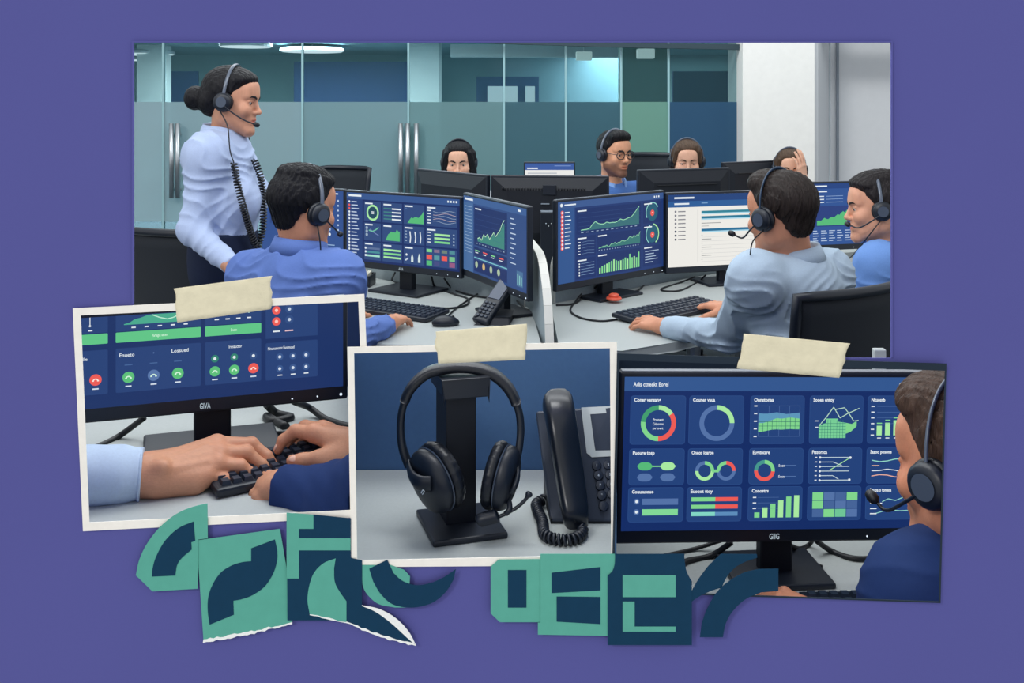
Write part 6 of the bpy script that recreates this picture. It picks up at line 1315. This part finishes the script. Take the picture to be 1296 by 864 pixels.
cut('teal square sheet with a navy S shape and a torn white lower edge', ca([(262, 158), (572, 115), (597, 262)] + j0), YB - .0060, M_teal, [('navy_s_shape', ca(S_), M_navy)], [ca(j0 + j1[::-1])])
bl = smooth2([(878, 402), (930, 425), (985, 465), (1040, 515), (1074, 545)]); bo_ = smooth2([(878, 400), (940, 413), (1000, 445), (1050, 495), (1080, 550)]); lo_ = jag((1074, 545), (820, 462), 18, 4, 8, 8)
cut('navy sheet with teal F shape and teal leaf, corner torn into a blade', ca([(598, 60), (697, 62), (836, 76), (836, 223), (878, 233), (878, 405)] + bl + lo_ + [(818, 456), (600, 456)]), YB - .0084, M_navy,
    [('teal_f_shape', ca([(597, 55), (697, 62), (697, 115), (643, 115), (643, 150), (835, 150), (835, 195), (643, 195), (643, 300), (597, 300)]), M_teal),
     ('teal_leaf', ca(smooth2([(780, 225), (735, 243), (700, 278), (682, 325), (675, 380), (683, 433)]) + jag((683, 433), (820, 462), 9, 3, 4)[1:] + smooth2([(820, 385), (792, 345), (776, 310), (774, 262)])), M_teal)],
    [ca(bl + bo_[::-1]), ca(jag((683, 431), (820, 460), 9, 2, 4) + jag((820, 460), (1074, 543), 18, 3, 9, 7)[1:] + jag((1079, 551), (820, 466), 18, 3, 8, 10) + jag((820, 466), (683, 436), 9, 2, 5)[1:])])
cut('teal and navy crescent pair right of the torn blade', ca([(878, 250), (985, 250), (1035, 268), (1057, 292), (1055, 322), (1045, 408)] + smooth2([(1000, 408), (940, 395), (900, 362), (882, 330), (878, 300)])), YB - .0075, M_teal,
    [('navy_crescent', ca([(905, 264), (972, 230)] + smooth2([(995, 280), (1030, 310), (1080, 325), (1130, 318), (1180, 297), (1228, 265)]) + smooth2([(1220, 303), (1192, 348), (1150, 385), (1100, 404), (1045, 408), (990, 395), (948, 358), (920, 312)])), M_navy)])
cut('teal eight sided sheet with a navy upright bar', cb([(130, 120), (310, 118), (310, 370), (135, 370), (98, 335), (98, 148)]), YB - .0084, M_teal, [('navy_bar', cb([(167, 162), (241, 162), (241, 312), (167, 312)]), M_navy)])
cut('teal square sheet with two navy slanted blocks', cb([(297, 97), (597, 97), (599, 130), (588, 165), (570, 182), (567, 425), (287, 420), (287, 372), (297, 372)]), YB - .0096, M_teal, [('navy_block', cb([(342, 173), (537, 150), (537, 243), (342, 254)]), M_navy), ('navy_block', cb([(362, 268), (537, 270), (537, 378), (362, 368)]), M_navy)])
cut('large navy sheet with a teal bar and a teal L shape', cb([(595, 97), (873, 97)] + smooth2([(873, 115), (880, 160), (892, 188), (903, 207)]) + [(903, 462), (566, 462), (566, 182)] + smooth2([(572, 180), (586, 165), (594, 140), (596, 112)])), YB - .0108, M_navy, [('teal_bar', cb([(626, 182), (838, 182), (838, 270), (626, 270)]), M_teal), ('teal_l_shape', cb([(626, 288), (674, 288), (674, 388), (838, 388), (838, 408), (626, 408)]), M_teal)])
cut('upper navy curved band below the dashboard screen', cb([(1020, 97), (1163, 98), (1165, 112)] + smooth2([(1120, 127), (1078, 150), (1045, 186), (1022, 232)]) + smooth2([(985, 243), (950, 258), (922, 274), (903, 288)]) + smooth2([(903, 245), (925, 205), (965, 150), (1000, 115)])), YB - .0100, M_navy)
cut('lower navy curved band at the right end of the row', cb([(1249, 157), (1249, 245)] + smooth2([(1180, 251), (1120, 277), (1070, 322), (1040, 372), (1027, 430)]) + [(935, 430)] + smooth2([(943, 372), (965, 315), (1003, 250), (1052, 206), (1112, 172), (1170, 158)])), YB - .0110, M_navy)
